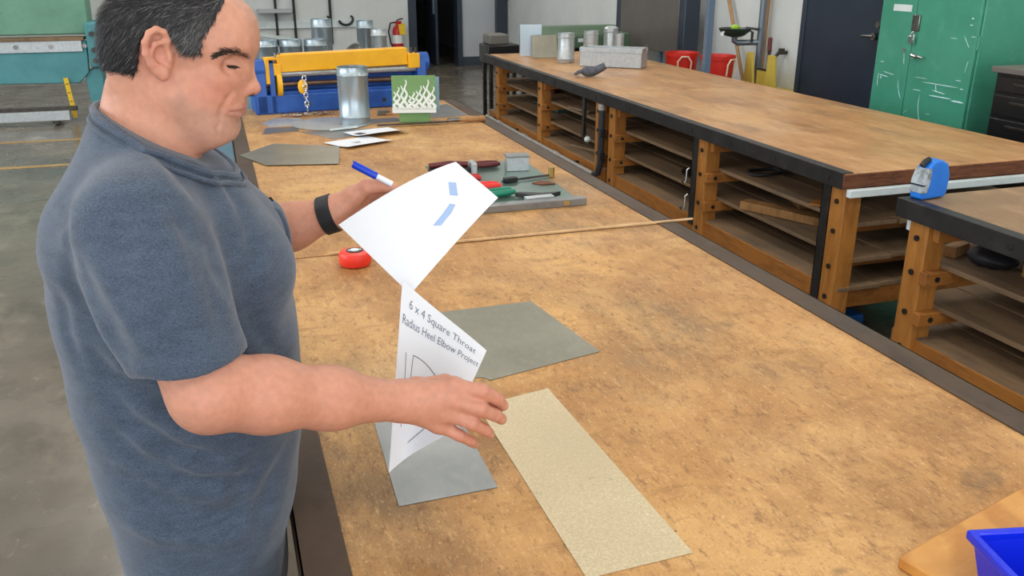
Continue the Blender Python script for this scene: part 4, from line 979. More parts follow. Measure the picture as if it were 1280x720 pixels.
def vcol_mat(name, rough=.5, sss=0, bump=0, bscale=400, speck=0, spec=.4):
    m, nt, b = _nodes(name); N = nt.nodes; L = nt.links
    at = N.new('ShaderNodeAttribute'); at.attribute_name = 'Col'; src = at.outputs['Color']
    tc = N.new('ShaderNodeTexCoord')
    if speck:
        nz = N.new('ShaderNodeTexNoise'); nz.inputs['Scale'].default_value = 90; nz.inputs['Detail'].default_value = 5; L.new(tc.outputs['Object'], nz.inputs['Vector'])
        mr = N.new('ShaderNodeMapRange'); mr.inputs['From Min'].default_value = .3; mr.inputs['From Max'].default_value = .7; mr.inputs['To Min'].default_value = 1-speck; mr.inputs['To Max'].default_value = 1+speck*.6
        L.new(nz.outputs['Fac'], mr.inputs['Value'])
        mx = N.new('ShaderNodeVectorMath'); mx.operation = 'SCALE'; L.new(src, mx.inputs[0]); L.new(mr.outputs[0], mx.inputs['Scale']); src = mx.outputs[0]
    L.new(src, b.inputs['Base Color'])
    b.inputs['Roughness'].default_value = rough; b.inputs['Specular IOR Level'].default_value = spec
    if sss:
        b.inputs['Subsurface Weight'].default_value = sss; b.inputs['Subsurface Radius'].default_value = (1, .35, .2); b.inputs['Subsurface Scale'].default_value = .008
    if bump:
        nz = N.new('ShaderNodeTexNoise'); nz.inputs['Scale'].default_value = bscale; nz.inputs['Detail'].default_value = 4; L.new(tc.outputs['Object'], nz.inputs['Vector'])
        bp = N.new('ShaderNodeBump'); bp.inputs['Strength'].default_value = bump; bp.inputs['Distance'].default_value = .002; L.new(nz.outputs['Fac'], bp.inputs['Height']); L.new(bp.outputs[0], b.inputs['Normal'])
    MATS[name] = m
vcol_mat('skin', .48, .12, .12, 500, .10)
vcol_mat('hair_strands', .5, spec=.3)
# heathered jersey
m, nt, b = _nodes('jersey'); N = nt.nodes; L = nt.links
tc = N.new('ShaderNodeTexCoord'); mp = N.new('ShaderNodeMapping'); mp.inputs['Scale'].default_value = (1, 1, 2.6); L.new(tc.outputs['Object'], mp.inputs[0])
nz = N.new('ShaderNodeTexNoise'); nz.inputs['Scale'].default_value = 330; nz.inputs['Detail'].default_value = 3; L.new(mp.outputs[0], nz.inputs['Vector'])
n2 = N.new('ShaderNodeTexNoise'); n2.inputs['Scale'].default_value = 30; n2.inputs['Detail'].default_value = 6; L.new(mp.outputs[0], n2.inputs['Vector'])
ad = N.new('ShaderNodeMath'); ad.operation = 'MULTIPLY_ADD'; L.new(nz.outputs['Fac'], ad.inputs[0]); ad.inputs[1].default_value = .7
mu = N.new('ShaderNodeMath'); mu.operation = 'MULTIPLY'; L.new(n2.outputs['Fac'], mu.inputs[0]); mu.inputs[1].default_value = .3; L.new(mu.outputs[0], ad.inputs[2])
rp = N.new('ShaderNodeValToRGB'); rp.color_ramp.elements[0].position = .36; rp.color_ramp.elements[1].position = .64
rp.color_ramp.elements[0].color = (*lin((54, 64, 79)), 1); rp.color_ramp.elements[1].color = (*lin((82, 95, 113)), 1)
L.new(ad.outputs[0], rp.inputs[0]); L.new(rp.outputs[0], b.inputs['Base Color'])
b.inputs['Roughness'].default_value = .85; b.inputs['Specular IOR Level'].default_value = .2; b.inputs['Sheen Weight'].default_value = .25
bp = N.new('ShaderNodeBump'); bp.inputs['Strength'].default_value = .35; bp.inputs['Distance'].default_value = .002; L.new(nz.outputs['Fac'], bp.inputs['Height']); L.new(bp.outputs[0], b.inputs['Normal'])
MATS['jersey'] = m
mat('denim', (62, 92, 142), (84, 116, 168), rough=.8, scale=120, stretch=(1, 1, .4), bump=.2)
mat('shoe_black', (34, 32, 32), rough=.6)
mat('eye_white', (214, 204, 196), rough=.25); mat('eye_iris', (46, 34, 26), rough=.2)
mat('lash', (34, 28, 26), rough=.6)

man = thing('person', 'man in a heathered blue-grey t-shirt leaning on the table, reaching with a pair of papers', 'person', (-.11, 1.38, 0))
HY = 1.36
def twist(v, full=False):
    v = np.array(v, float); one = v.ndim == 1; v = np.atleast_2d(v)
    t = np.clip((v[:, 2]-1.49)/.10, 0, 1); t = t*t*(3-2*t); t = np.where((v[:, 0] > .10) | full, float(full), t)
    a = math.radians(-TURN)*t; ax, ay = -.07, 1.36; c, s = np.cos(a), np.sin(a); x, y = v[:, 0]-ax, v[:, 1]-ay
    o = np.stack([ax+c*x-s*y, ay+s*x+c*y, v[:, 2]], 1); return o[0] if one else o
TURN = 9.0
def Hp(x, y, dy=0): return PY(x, y, HY+dy)
def mir(p): return np.array([p[0], 2*HY-p[1], p[2]])

# ---------------------------------------------------------------- skin: head, neck, arms, hands as one surface
B = Field()
B.u(s_ell(Hp(226, 44), (.112, .076, .094)), 0)                       # braincase
B.u(s_ell(Hp(188, 48), (.072, .072, .076)), .02)                     # occiput
B.u(s_ell(Hp(280, 40), (.050, .063, .060)), .025)                    # forehead
B.u(s_ell(Hp(298, 46), (.030, .054, .036)), .02)
B.u(s_ell(Hp(258, 108), (.056, .057, .070)), .025)                   # face
for s in (0, 1):
    Q = (lambda p: mir(p)) if s else (lambda p: p)
    B.u(s_ell(Q(Hp(256, 116, -.038)), (.042, .027, .042)), .02)     # cheek
    B.u(s_ell(Q(Hp(276, 94, -.044)), (.020, .016, .014)), .016)       # cheek bone
    B.u(s_con(Q(Hp(226, 118, -.046)), Q(Hp(262, 158, -.034)), .027, .025), .025)   # jaw
    B.u(s_con(Q(Hp(262, 160, -.036)), Q(Hp(291, 160, -.010)), .024, .017), .02)
    B.u(s_con(Q(Hp(313, 64, -.008)), Q(Hp(300, 63, -.040)), .010, .0095), .012)    # brow
    B.u(s_con(Q(Hp(300, 63, -.040)), Q(Hp(280, 71, -.052)), .0095, .008), .012)
B.u(s_ell(Hp(289, 158), (.020, .022, .018)), .018)                   # chin
B.u(s_ell(Hp(256, 168), (.050, .050, .024)), .03)                    # double chin
B.u(s_ell(Hp(288, 128), (.023, .031, .026)), .016)                    # muzzle
B.u(s_con(Hp(186, 110), Hp(188, 165), .062, .062), .03)              # neck
B.u(s_con(Hp(215, 130), Hp(205, 190), .055, .060), .03)
# nose
B.u(s_con(Hp(310, 72), Hp(318, 106), .0085, .0115), .010)
B.u(s_ell(Hp(319, 108), (.013, .0125, .0115)), .008)
for s in (0, 1):
    Q = (lambda p: mir(p)) if s else (lambda p: p)
    B.u(s_ell(Q(Hp(308, 110.5, -.0145)), (.0125, .0085, .0105)), .005)
    B.sub(s_ell(Q(Hp(313, 117.5, -.0095)), (.0065, .004, .0045)), .003)
    B.sub(s_ell(Q(Hp(305, 80, -.049)), (.0195, .0185, .0125)), .015)   # eye socket
    B.u(s_ell(Q(Hp(296, 79, -.0340)), (.0134, .0134, .0130)), .011)   # closed lid
    B.sub(s_con(Q(Hp(287, 80.5, -.0490)), Q(Hp(304, 83, -.0450)), .0012, .0030), .0012)
    B.sub(s_con(Q(Hp(285, 72.5, -.052)), Q(Hp(305, 74.5, -.042)), .0008, .0008), .004)  # lid opening
# lips and folds follow the surface built so far
def surf(x, y, inset=0.):
    lo_, hi_ = -.10, .0
    for _ in range(22):
        m_ = (lo_+hi_)/2
        if B.ev(Hp(x, y, m_)[None].astype(F4))[0] > 0: lo_ = m_
        else: hi_ = m_
    return Hp(x, y, hi_+inset)
MOUTH = [Hp(309.5, 135.6), surf(305, 135.8, .001), surf(300, 136.2, .001), surf(295, 137, .001), surf(290, 138.2, .0005)]
UPL = [Hp(308.6, 131.6), surf(304.5, 132.6, .0025), surf(300, 133.8, .0020), surf(295, 135.4, .0015), surf(290.5, 137.6, .001)]
LOL = [Hp(306.5, 140.0), surf(302.5, 140.4, .0040), surf(299, 140.2, .0028), surf(294.5, 139.6, .0018), surf(290.5, 138.6, .001)]
NLF = [surf(299, 113), surf(293, 122), surf(287, 133), surf(284, 144)]
JOW = [surf(285, 148), surf(280, 158), surf(279, 168)]
BAG = [surf(290, 87), surf(298, 90), surf(305, 89)]
for s in (0, 1):
    Q = (lambda p: mir(p)) if s else (lambda p: p)
    for L_, rr_, sg_ in ((UPL, (.0056, .0054, .0046, .0034, .0016), 1), (LOL, (.0066, .0062, .0050, .0034, .0016), 1)):
        for i in range(4): B.u(s_con(Q(L_[i]), Q(L_[i+1]), rr_[i], rr_[i+1]), .003)
    for i in range(4): B.sub(s_con(Q(MOUTH[i]+np.array([.002 if i == 0 else .0012, -.0030*min(i, 1), 0])), Q(MOUTH[i+1]+np.array([.0008, -.0030, 0])), .0010, .0011), .0022)
    for L_, r_, k_ in ((NLF, .0004, .008), (JOW, .0002, .005)):
        for a_, b_ in zip(L_, L_[1:]): B.sub(s_con(Q(a_), Q(b_), r_, r_), k_)
B.sub(s_con(Hp(302, 147.5, -.02), Hp(302, 147.5, .02), .004, .004), .010)
prof = [(222, -22), (262, -17), (292, -5), (311, 9), (320, 24), (323, 42), (323, 60), (320, 69), (317, 76), (318.5, 86), (322.5, 97), (327, 106), (327.5, 111), (323, 117), (315, 118.5), (310.5, 122), (309.5, 127), (312, 132), (308.5, 135.7), (310, 140), (306, 144.5), (300.5, 148.5), (301.5, 155), (300.5, 162), (296, 168), (286, 173), (268, 180), (250, 188), (246, 206), (244, 330), (60, 330), (108, 170), (124, 132), (132, 108), (140, 92), (139, 80), (138, 64), (138, 40), (142, 15), (156, -3), (184, -17)]
hp_ = [Hp(x, y)[[0, 2]] for x, y in prof]
headcut = s_poly(hp_)
def cut_head(P):
    d = headcut(P); return np.where(P[:, 2] > 1.47, d, -.2+np.maximum(0, (P[:, 2]-1.44))*6).astype(F4)
B.cut(cut_head, .010)
# ears
for s in (0, 1):
    Q = (lambda p: mir(p)) if s else (lambda p: p)
    E = lambda x, y, d=-.083: Q(Hp(207+(x-201)*.86+5, y, d))
    B.u(s_ell(E(201, 66, -.077), (.0165, .0055, .031)), .006)
    hx = [(211, 64, -.080), (214, 50, -.082), (209, 40, -.086), (199, 36, -.090), (189, 41, -.094), (183, 53, -.096), (184, 67, -.095), (190, 80, -.091), (197, 90, -.087)]
    for a_, b_ in zip(hx, hx[1:]): B.u(s_con(E(*a_), E(*b_), .0042, .0042), .003)
    an = [(207, 52, -.084), (197, 55, -.089), (192, 66, -.090), (196, 79, -.088), (203, 84, -.085)]
    for a_, b_ in zip(an, an[1:]): B.u(s_con(E(*a_), E(*b_), .0038, .0038), .004)
    B.u(s_ell(E(206, 91, -.083), (.0088, .0055, .0105)), .006)
    B.u(s_ell(E(214, 71, -.080), (.005, .005, .007)), .005)
    B.sub(s_ell(E(205, 69, -.088), (.0085, .0075, .0105)), .004)
# trunk core and arms
SH = np.array([-.12, 1.178, 1.452]); EL = PY(262, 491, 1.10); WR = PY(494, 501, 1.185)
B.u(s_con(Hp(188, 165), (-.12, 1.38, 1.40), .060, .06), .03)
B.u(s_con((-.12, 1.38, 1.40), SH, .06, .055), .03)
B.u(s_con(SH, EL, .054, .050), .02)
d_ = WR-EL; Lr = np.linalg.norm(d_)
B.u(s_con(EL, EL+d_*.28+np.array([0, 0, .002]), .049, .0475), .02)
B.u(s_con(EL+d_*.28, EL+d_*.62, .0475, .040), .03)
B.u(s_con(EL+d_*.62, WR, .040, .0300), .03)
SL = np.array([-.14, 1.585, 1.452]); ELf = np.array([-.085, 1.655, 1.265]); WL = PY(414, 267, 1.565)
B.u(s_con((-.12, 1.38, 1.40), SL, .06, .055), .03)
B.u(s_con(SL, ELf, .055, .048), .02)
d2 = WL-ELf
B.u(s_con(ELf, ELf+d2*.35, .047, .046), .02); B.u(s_con(ELf+d2*.35, ELf+d2*.72, .046, .038), .03); B.u(s_con(ELf+d2*.72, WL, .038, .030), .03)
# right hand (seen from its back, pinching towards +x)
def finger(pts, rad, k0=.010):
    for i, (a_, b_) in enumerate(zip(pts, pts[1:])): B.u(s_con(a_, b_, rad[i], rad[i+1]), k0 if i == 0 else .003)
RH = {'index': [(566, 483, 1.180), (603, 489, 1.166), (622, 499, 1.176), (629, 507, 1.192)],
      'middle': [(563, 500, 1.172), (600, 511, 1.158), (619, 519, 1.169), (627, 524, 1.187)],
      'ring': [(557, 516, 1.174), (590, 529, 1.160), (606, 537, 1.172), (612, 542, 1.190)],
      'little': [(547, 530, 1.182), (574, 544, 1.170), (588, 551, 1.181), (593, 555, 1.196)],
      'thumb': [(520, 486, 1.205), (556, 479, 1.228), (594, 489, 1.226), (622, 504, 1.212)]}
for nm, pp in RH.items():
    pts = [PY(*p) for p in pp]
    r = (.0125, .0115, .0100, .0088) if nm in ('index', 'middle') else (.0118, .0108, .0095, .0084) if nm == 'ring' else (.0110, .0096, .0085, .0076) if nm == 'little' else (.0160, .0145, .0122, .0105)
    if nm != 'thumb':
        B.u(s_con(WR+(pts[0]-WR)*.10, pts[0], .0215, .0140), .016)
        B.u(s_ell(pts[0]+np.array([.0, -.003, .002]), (.0125, .0125, .0125)), .006)
    else: B.u(s_con(WR+(pts[0]-WR)*.2, pts[0], .02, .0170), .016)
    finger(pts, r)
# left hand: thumb on top, fingers behind the raised paper
LH = {'index': [(478, 240, 1.575), (502, 246, 1.555), (516, 256, 1.55), (522, 264, 1.548)],
      'middle': [(474, 254, 1.58), (500, 262, 1.56), (514, 270, 1.556), (520, 277, 1.555)],
      'ring': [(468, 266, 1.585), (492, 274, 1.567), (504, 281, 1.562), (510, 287, 1.56)],
      'little': [(458, 276, 1.59), (480, 284, 1.574), (490, 290, 1.57), (494, 295, 1.568)],
      'thumb': [(440, 246, 1.555), (458, 234, 1.545), (478, 232, 1.538), (492, 236, 1.532)]}
for nm, pp in LH.items():
    pts = [PY(*p) for p in pp]
    r = (.0125, .0112, .0098, .0085) if nm != 'thumb' else (.0165, .0145, .0122, .0100)
    if nm != 'thumb': B.u(s_con(WL+(pts[0]-WL)*.1, pts[0], .0225, .0145), .016)
    else: B.u(s_con(WL+(pts[0]-WL)*.2, pts[0], .021, .017), .016)
    finger(pts, r)
bv, bq = polygonize(B, (-.24, 1.02, 1.00), (.46, 1.76, 1.82), .0021)
bv = relax(bv, bq, 1, .35)
# colouring
def blob(P, c, r): return np.exp(-np.sum(((P-c)/r)**2, 1))
base = np.array([.60, .285, .185]); col = np.tile(base, (len(bv), 1))
def tint(w, c): 
    global col
    col = col*(1-w[:, None])+np.array(c)*w[:, None]
for s in (0, 1):
    Q = mir if s else (lambda p: p)
    tint(.55*blob(bv, Q(Hp(275, 112, -.06)), (.035, .05, .03)), (.56, .20, .13))
    tint(.55*blob(bv, Q(Hp(200, 70, -.09)), (.03, .03, .04)), (.62, .24, .17))
    jaw = s_poly([Hp(x, y)[[0, 2]] for x, y in ((215, 112), (235, 95), (262, 118), (290, 122), (315, 119), (320, 130), (310, 175), (262, 192), (225, 160))])
hd = bv[:, 2] > 1.50
jw = np.where(hd, np.clip(-jaw(bv.astype(F4))/.016, 0, 1), 0); tint(.42*jw, (.36, .225, .175))
for s in (0, 1):
    Q = mir if s else (lambda p: p)
    ld = np.full(len(bv), 1., F4)
    for L_, rr_ in ((UPL, (.0066, .0062, .0054, .0042, .0020)), (LOL, (.0072, .0068, .0056, .0042, .0020))):
        for i in range(4): ld = np.minimum(ld, s_con(Q(L_[i]), Q(L_[i+1]), rr_[i], rr_[i+1])(bv.astype(F4)))
    tint(.6*np.clip(-ld/.0015+.3, 0, 1), (.48, .17, .13))
tint(.5*blob(bv, Hp(320, 108), (.018, .02, .016)), (.60, .22, .15))
arm = (bv[:, 2] < 1.44); tint(.35*arm, (.58, .25, .17))
for pp in list(RH.values())+list(LH.values()):
    for p in pp[:3]: tint(.35*blob(bv, PY(*p), (.014, .014, .014)), (.58, .19, .13))
for nm in ('index', 'middle', 'ring', 'little'):
    tp_ = PY(*RH[nm][3]); tint(.55*blob(bv, tp_+np.array([.006, -.006, .003]), (.006, .006, .005)), (.70, .38, .29))
body = mesh_from('body', twist(bv), bq, 'skin', man, col)

# ---------------------------------------------------------------- eyes, lashes, brows
for s in (0, 1):
    Q = mir if s else (lambda p: p)
    c = Q(Hp(296, 79, -.0345)); ey = MB().ball(twist(c, True), .0112, 20, 14).build('eye', 'eye_white', man, world=True)
    g = Q(Hp(299.5, 81, -.0425))-c; g = g/np.linalg.norm(g)
    mb = MB(); d0, u0, w0 = frame_of(g); R_ = .0116
    mb.add([twist(c+R_*(math.cos(t)*d0+math.sin(t)*(math.cos(a_)*u0+math.sin(a_)*w0)), True) for t in (.02, .25, .45) for a_ in np.linspace(0, 6.283, 15)[:-1]], [(i*14+j, i*14+(j+1) % 14, (i+1)*14+(j+1) % 14, (i+1)*14+j) for i in range(2) for j in range(14)]+[tuple(range(14))])
    mb.build('iris', 'eye_iris', man, world=True)
    mb = MB()
    for t in np.linspace(0, 1, 26):
        p = Q(Hp(286.5, 79.5, -.0495)*(1-t)+Hp(304, 81.2, -.0455)*t); p = c+(p-c)/np.linalg.norm(p-c)*.0134
        mb.cyl(twist(p, True), twist(p, True)+np.array([.0045, (-.004 if not s else .004), -.0042+.002*t]), .00045, .0001, n=4)
    mb.build('eyelashes', 'lash', man, world=True)

def ribbons(name, roots, dirs, normals, length, width, cols, m='hair_strands'):
    n = len(roots); side = np.cross(dirs, normals); side /= np.linalg.norm(side, axis=1, keepdims=True)+1e-9
    L_ = length[:, None]; w_ = width
    a0 = roots-side*w_/2; a1 = roots+side*w_/2
    mid = roots+dirs*L_*.5+normals*L_*.16; b0 = mid-side*w_*.4; b1 = mid+side*w_*.4
    tip = roots+dirs*L_+normals*L_*.14
    v = twist(np.stack([a0, a1, b1, b0, tip], 1).reshape(-1, 3))
    i = np.arange(n)*5
    q1 = np.stack([i, i+1, i+2], 1); q2 = np.stack([i, i+2, i+3], 1); q3 = np.stack([i+3, i+2, i+4], 1)
    return mesh_from(name, v, np.concatenate([q1, q2, q3]), m, man, np.repeat(cols, 5, 0))
def normals_of(v, q):
    n = np.zeros_like(v); fn = np.cross(v[q[:, 2]]-v[q[:, 0]], v[q[:, 3]]-v[q[:, 1]])
    for k in range(4): np.add.at(n, q[:, k], fn)
    return n/(np.linalg.norm(n, axis=1, keepdims=True)+1e-12)
bn_ = normals_of(bv, bq)
sel = np.where((bv[:, 2] > 1.63) & (bv[:, 2] < 1.69) & (bv[:, 0] > -.01) & (np.abs(bv[:, 1]-HY) > .006))[0]
# brows
for s in (0, 1):
    pr, pd, pn, pl_ = [], [], [], []
    cand = sel[(bv[sel, 1] < HY) if not s else (bv[sel, 1] > HY)]
    A_ = [Hp(280, 68, -.058), Hp(292, 62, -.052), Hp(305, 61.5, -.040), Hp(316, 66, -.020)]
    A_ = [mir(p) if s else p for p in A_]
    for k in range(420):
        t = rng.random()*2.999; i = int(t); p = A_[i]*(1-t+i)+A_[i+1]*(t-i)+rng.normal(0, 1, 3)*(.0012, .002, .0021)*(1 if t > .8 else .6)
        j = cand[np.argmin(np.sum((bv[cand]-p)**2*np.array([1, .06, 1]), 1))]
        d = A_[i]-A_[i+1]; d = d/np.linalg.norm(d)+np.array([0, 0, .35])+rng.normal(0, .15, 3); nn = bn_[j]; d = d-nn*(d@nn); d /= np.linalg.norm(d)
        pr.append(bv[j]+rng.normal(0, .0006, 3)); pd.append(d); pn.append(nn); pl_.append(rng.uniform(.005, .009))
    ribbons('eyebrow', np.array(pr), np.array(pd), np.array(pn), np.array(pl_), .0006, np.tile([.035, .026, .021], (len(pr), 1)))

# ---------------------------------------------------------------- hair
hy = HY-.072
def Hx(x, y): return PY(x, y, hy)[[0, 2]]
hair_poly = s_poly([Hx(*p) for p in ((290, 2), (281, 22), (275, 35), (265, 47), (265, 53), (263, 67), (252, 69), (239, 66), (230, 53), (220, 41), (209, 34.5), (197, 39), (189, 52), (186, 65), (184, 80), (180, 97), (166, 93), (148, 91), (128, 90), (100, 60), (100, -60), (290, -60))])
Hf = Field()
Hf.u(s_ell(Hp(224, 43), (.116, .081, .100)), 0).u(s_ell(Hp(187, 48), (.078, .0765, .081)), .02).u(s_ell(Hp(282, 38), (.050, .061, .062)), .03)
for s in (0, 1):
    Q = mir if s else (lambda p: p)
    Hf.u(s_con(Q(Hp(246, 40, -.058)), Q(Hp(247, 64, -.061)), .018, .0155), .015)
    Hf.u(s_con(Q(Hp(190, 60, -.055)), Q(Hp(165, 88, -.040)), .022, .020), .02)
hc2 = s_poly([Hp(x, y)[[0, 2]] for x, y in ((222, -31), (262, -26), (290, -12), (312, 10), (300, 60), (260, 100), (150, 110), (141, 92), (135, 80), (133, 64), (132, 40), (136, 12), (152, -9), (182, -26))])
Hf.cut(hc2, .008).cut(lambda P: hair_poly(P)+.0015*np.sin(P[:, 0]*700+P[:, 2]*300), .004)
Hf.disp(lambda P: (.0006*np.sin(P[:, 0]*520+2*np.sin(P[:, 2]*160))*np.sin(P[:, 2]*330+P[:, 1]*400)).astype(F4))
hv, hq = polygonize(Hf, (-.20, 1.24, 1.55), (.06, 1.48, 1.80), .0032)
hn = normals_of(hv, hq)
def hair_cols(P):
    g = np.clip((P[:, 0]+.085)/.09, 0, 1)*np.clip((1.735-P[:, 2])/.05, .25, 1)
    r_ = rng.random(len(P)); grey = r_ < .10+.50*g
    c = np.where(grey[:, None], np.array([.15, .145, .14])*rng.uniform(.4, 1.5, (len(P), 1)), np.array([.018, .017, .018])*rng.uniform(.6, 2.2, (len(P), 1)))
    return c
hair = mesh_from('hair', twist(hv), hq, 'hair_strands', man, np.tile([.022, .021, .022], (len(hv), 1))+.05*np.clip((hv[:, :1]+.085)/.09, 0, 1)*np.clip((1.735-hv[:, 2:3])/.05, .2, 1))
outer = np.where(np.sum(hn*(hv-np.array([-.06, HY, 1.66])), 1) > .02)[0]
ids = rng.choice(outer, 34000); rt_ = hv[ids]+rng.normal(0, .0016, (len(ids), 3)); nn = hn[ids]
fl_ = np.stack([-.75+.25*np.sin(rt_[:, 2]*60), np.zeros(len(ids)), -.75*np.clip((1.76-rt_[:, 2])/.07, .05, 1.4)], 1)+rng.normal(0, .16, (len(ids), 3))
fl_ -= nn*np.sum(fl_*nn, 1, keepdims=True); fl_ /= np.linalg.norm(fl_, axis=1, keepdims=True)
st = ribbons('hair_strands', rt_, fl_, nn, rng.uniform(.008, .018, len(ids))*np.where(hair_poly(rt_.astype(F4)) > -.006, .5, 1), .00045, hair_cols(rt_)); st['kind'] = 'stuff'

# ---------------------------------------------------------------- t-shirt
YC = 1.38
T = Field()
T.u(s_loft([(.70, -.228, .020, YC, .180), (.80, -.230, .028, YC, .186), (.885, -.234, .034, YC, .190), (.93, -.240, .048, YC, .193), (.98, -.247, .060, YC, .196), (1.06, -.256, .073, YC, .199), (1.15, -.265, .080, YC, .200), (1.23, -.269, .082, YC, .200), (1.33, -.271, .074, YC, .200), (1.40, -.266, .060, YC, .198), (1.46, -.243, .030, YC, .182), (1.505, -.216, -.008, YC, .140), (1.55, -.190, -.030, YC, .100), (1.60, -.160, -.045, YC, .082), (1.64, -.150, -.045, YC, .080)]), 0)
for sg_, S_ in ((-1, SH), (1, SL)):
    T.u(s_con((-.12, YC+sg_*.07, 1.515), S_+np.array([0, 0, .012]), .048, .062), .05)
    T.u(s_ell((-.195, YC+sg_*.10, 1.42), (.050, .080, .075)), .04)        # shoulder blade
    T.u(s_ell((.0, YC+sg_*.085, 1.36), (.075, .085, .075)), .05)         # chest
se = PY(235, 452, 1.115); sm_ = PY(205, 378, 1.135)
T.u(s_con(SH+np.array([0, .005, 0]), sm_, .074, .078), .05); sdir = se-sm_; T2 = Field()
sl_end = s_pln(se, (.10, -.10, -1))
slv = Field().u(s_con(sm_-sdir*.3, se+sdir*.5, 0.080, .070), 0).cut(sl_end, .004)
T.u(lambda P: slv.ev(P), .022)
slf = Field().u(s_con(SL, ELf, .082, .066), 0).cut(s_pln(SL+(ELf-SL)*.86, ELf-SL), .004)
T.u(lambda P: slf.ev(P), .022)
T.sub(s_con(se+sdir*.52, se+sdir*1.3, .0655, .0660), .003)
T.sub(s_con(SL+(ELf-SL)*1.12, SL+(ELf-SL)*1.5, .062, .060), .004)
T.cut(s_pln((-.162, YC, 1.590), (.503, 0, .864)), .005)                  # collar plane
T.cut(lambda P: (.765+.035*np.clip((P[:, 0]+.05)/.1, -1, 1)+.008*np.sin(P[:, 1]*22)-P[:, 2]).astype(F4), .004)   # hem
def seg_d(P, pts):
    d = None
    for a_, b_ in zip(pts, pts[1:]):
        e = s_con(a_, b_, 0, 0)(P); d = e if d is None else np.minimum(d, e)
    return d
T_BASE = Field(); T_BASE.ops = list(T.ops)
def fold(pp, Y, w, amp):
    dense = []
    for (x0_, y0_), (x1_, y1_) in zip(pp, pp[1:]): dense += [(x0_+(x1_-x0_)*t, y0_+(y1_-y0_)*t) for t in (0, .5)]
    dense.append(pp[-1]); ys_ = np.arange(.98, 1.45, .004)
    pts = []; amps = []
    for i_, (x, y) in enumerate(dense):
        C_ = np.array([PY(x, y, Y_) for Y_ in ys_]); d_in = T_BASE.ev(C_.astype(F4)) < 0
        if d_in.any(): pts.append(C_[np.argmax(d_in)])
    if len(pts) < 2: return
    seg_len = len(pts)-1; P0_, P1_ = pts[0], pts[-1]
    lo_ = np.min(pts, 0)-.08; hi_ = np.max(pts, 0)+.08
    def f(P):
        r = np.zeros(len(P), F4); k = ((P > lo_) & (P < hi_)).all(1)
        if k.any(): e0 = np.linalg.norm(P[k]-P0_, axis=1); e1 = np.linalg.norm(P[k]-P1_, axis=1); r[k] = amp*np.exp(-(seg_d(P[k], pts)/(w*1.35))**2)*np.clip(np.minimum(e0, e1)/.05, .15, 1)
        return r
    T.disp(f)
for pp, Y_, w_f, am in (
    ([(96, 330), (112, 378), (140, 428), (172, 464)], 1.155, .014, .020), ([(238, 275), (264, 308), (280, 352), (286, 385)], 1.165, .013, .014),
    ([(200, 240), (232, 285), (246, 330), (250, 380)], 1.075, .009, .007), ([(222, 262), (254, 310), (268, 370), (280, 430)], 1.085, .008, .008),
    ([(180, 300), (215, 345), (228, 400), (225, 440)], 1.05, .009, .005), ([(108, 340), (135, 400), (172, 445)], 1.105, .009, .008), ([(128, 330), (152, 385), (190, 425)], 1.075, .009, .006), ([(150, 330), (178, 380), (215, 405)], 1.055, .009, .005),
    ([(104, 420), (135, 470), (190, 500), (250, 515)], 1.18, .011, .011), ([(112, 465), (160, 525), (225, 565), (280, 575)], 1.18, .010, .010), ([(122, 520), (175, 578), (240, 600), (320, 600)], 1.185, .011, .010), ([(145, 590), (205, 630), (280, 642), (345, 622)], 1.19, .011, .009),
    ([(190, 560), (255, 588), (330, 585)], 1.185, .010, -.007), ([(150, 480), (225, 540), (300, 560), (350, 550)], 1.18, .011, -.007), ([(140, 640), (200, 668), (270, 675), (330, 660)], 1.19, .011, -.008), ([(215, 690), (212, 620), (200, 545)], 1.19, .006, .005),
    ([(300, 420), (320, 470), (335, 540)], 1.22, .012, -.006), ([(330, 560), (300, 610), (290, 660)], 1.20, .011, .008), ([(360, 560), (335, 610), (320, 670)], 1.26, .011, .008),
    ([(255, 205), (288, 240), (308, 290), (318, 360)], 1.26, .010, .007), ([(225, 195), (268, 225), (298, 275), (308, 340)], 1.24, .011, -.006), ([(150, 175), (195, 210), (228, 255)], 1.17, .011, -.006), ([(180, 180), (222, 215), (250, 262)], 1.18, .010, .006), ([(300, 330), (318, 400), (350, 455)], 1.22, .010, .006), ([(80, 250), (84, 320), (98, 390)], 1.21, .010, .006), ([(70, 350), (84, 420), (110, 470)], 1.24, .010, .006)):
    fold(pp, Y_, w_f, am)
T.disp(lambda P: (.0016*np.sin(P[:, 2]*46+np.sin(P[:, 0]*21+P[:, 1]*17)*1.5)*np.sin(P[:, 0]*30+P[:, 1]*24)).astype(F4))
tv, tq = polygonize(T, (-.34, .98, .70), (.14, 1.80, 1.66), .0050)
tv = relax(tv, tq, 1, .5)
shirt = mesh_from('t_shirt', tv, tq, 'jersey', man)
# collar rib
cr = []
nk = s_pln((-.162, YC, 1.590), (.503, 0, .864))
for a_ in np.linspace(0, 2*math.pi, 49)[:-1]:
    d = np.array([math.cos(a_), math.sin(a_)]); lo_, hi_ = .02, .3
    c0_ = np.array([-.10, YC, 0.])
    for _ in range(30):
        r_ = (lo_+hi_)/2; x, y = c0_[0]+d[0]*r_, c0_[1]+d[1]*r_; z = 1.590-(x+.162)*.503/.864-.007
        if T.ev(np.array([[x, y, z]], F4))[0] < 0: lo_ = r_
        else: hi_ = r_
    cr.append((x, y, z))
m = MB(); m.tube([(x, y, z+.002) for x, y, z in cr], .0055, 8, closed=True); m.build('collar', 'jersey', man, world=True)
m = MB(); m.tube([(x+(x+.10)*.10, y+(y-YC)*.10, z-.010) for x, y, z in cr], .0035, 6, closed=True); m.build('collar_seam', 'jersey', man, world=True)
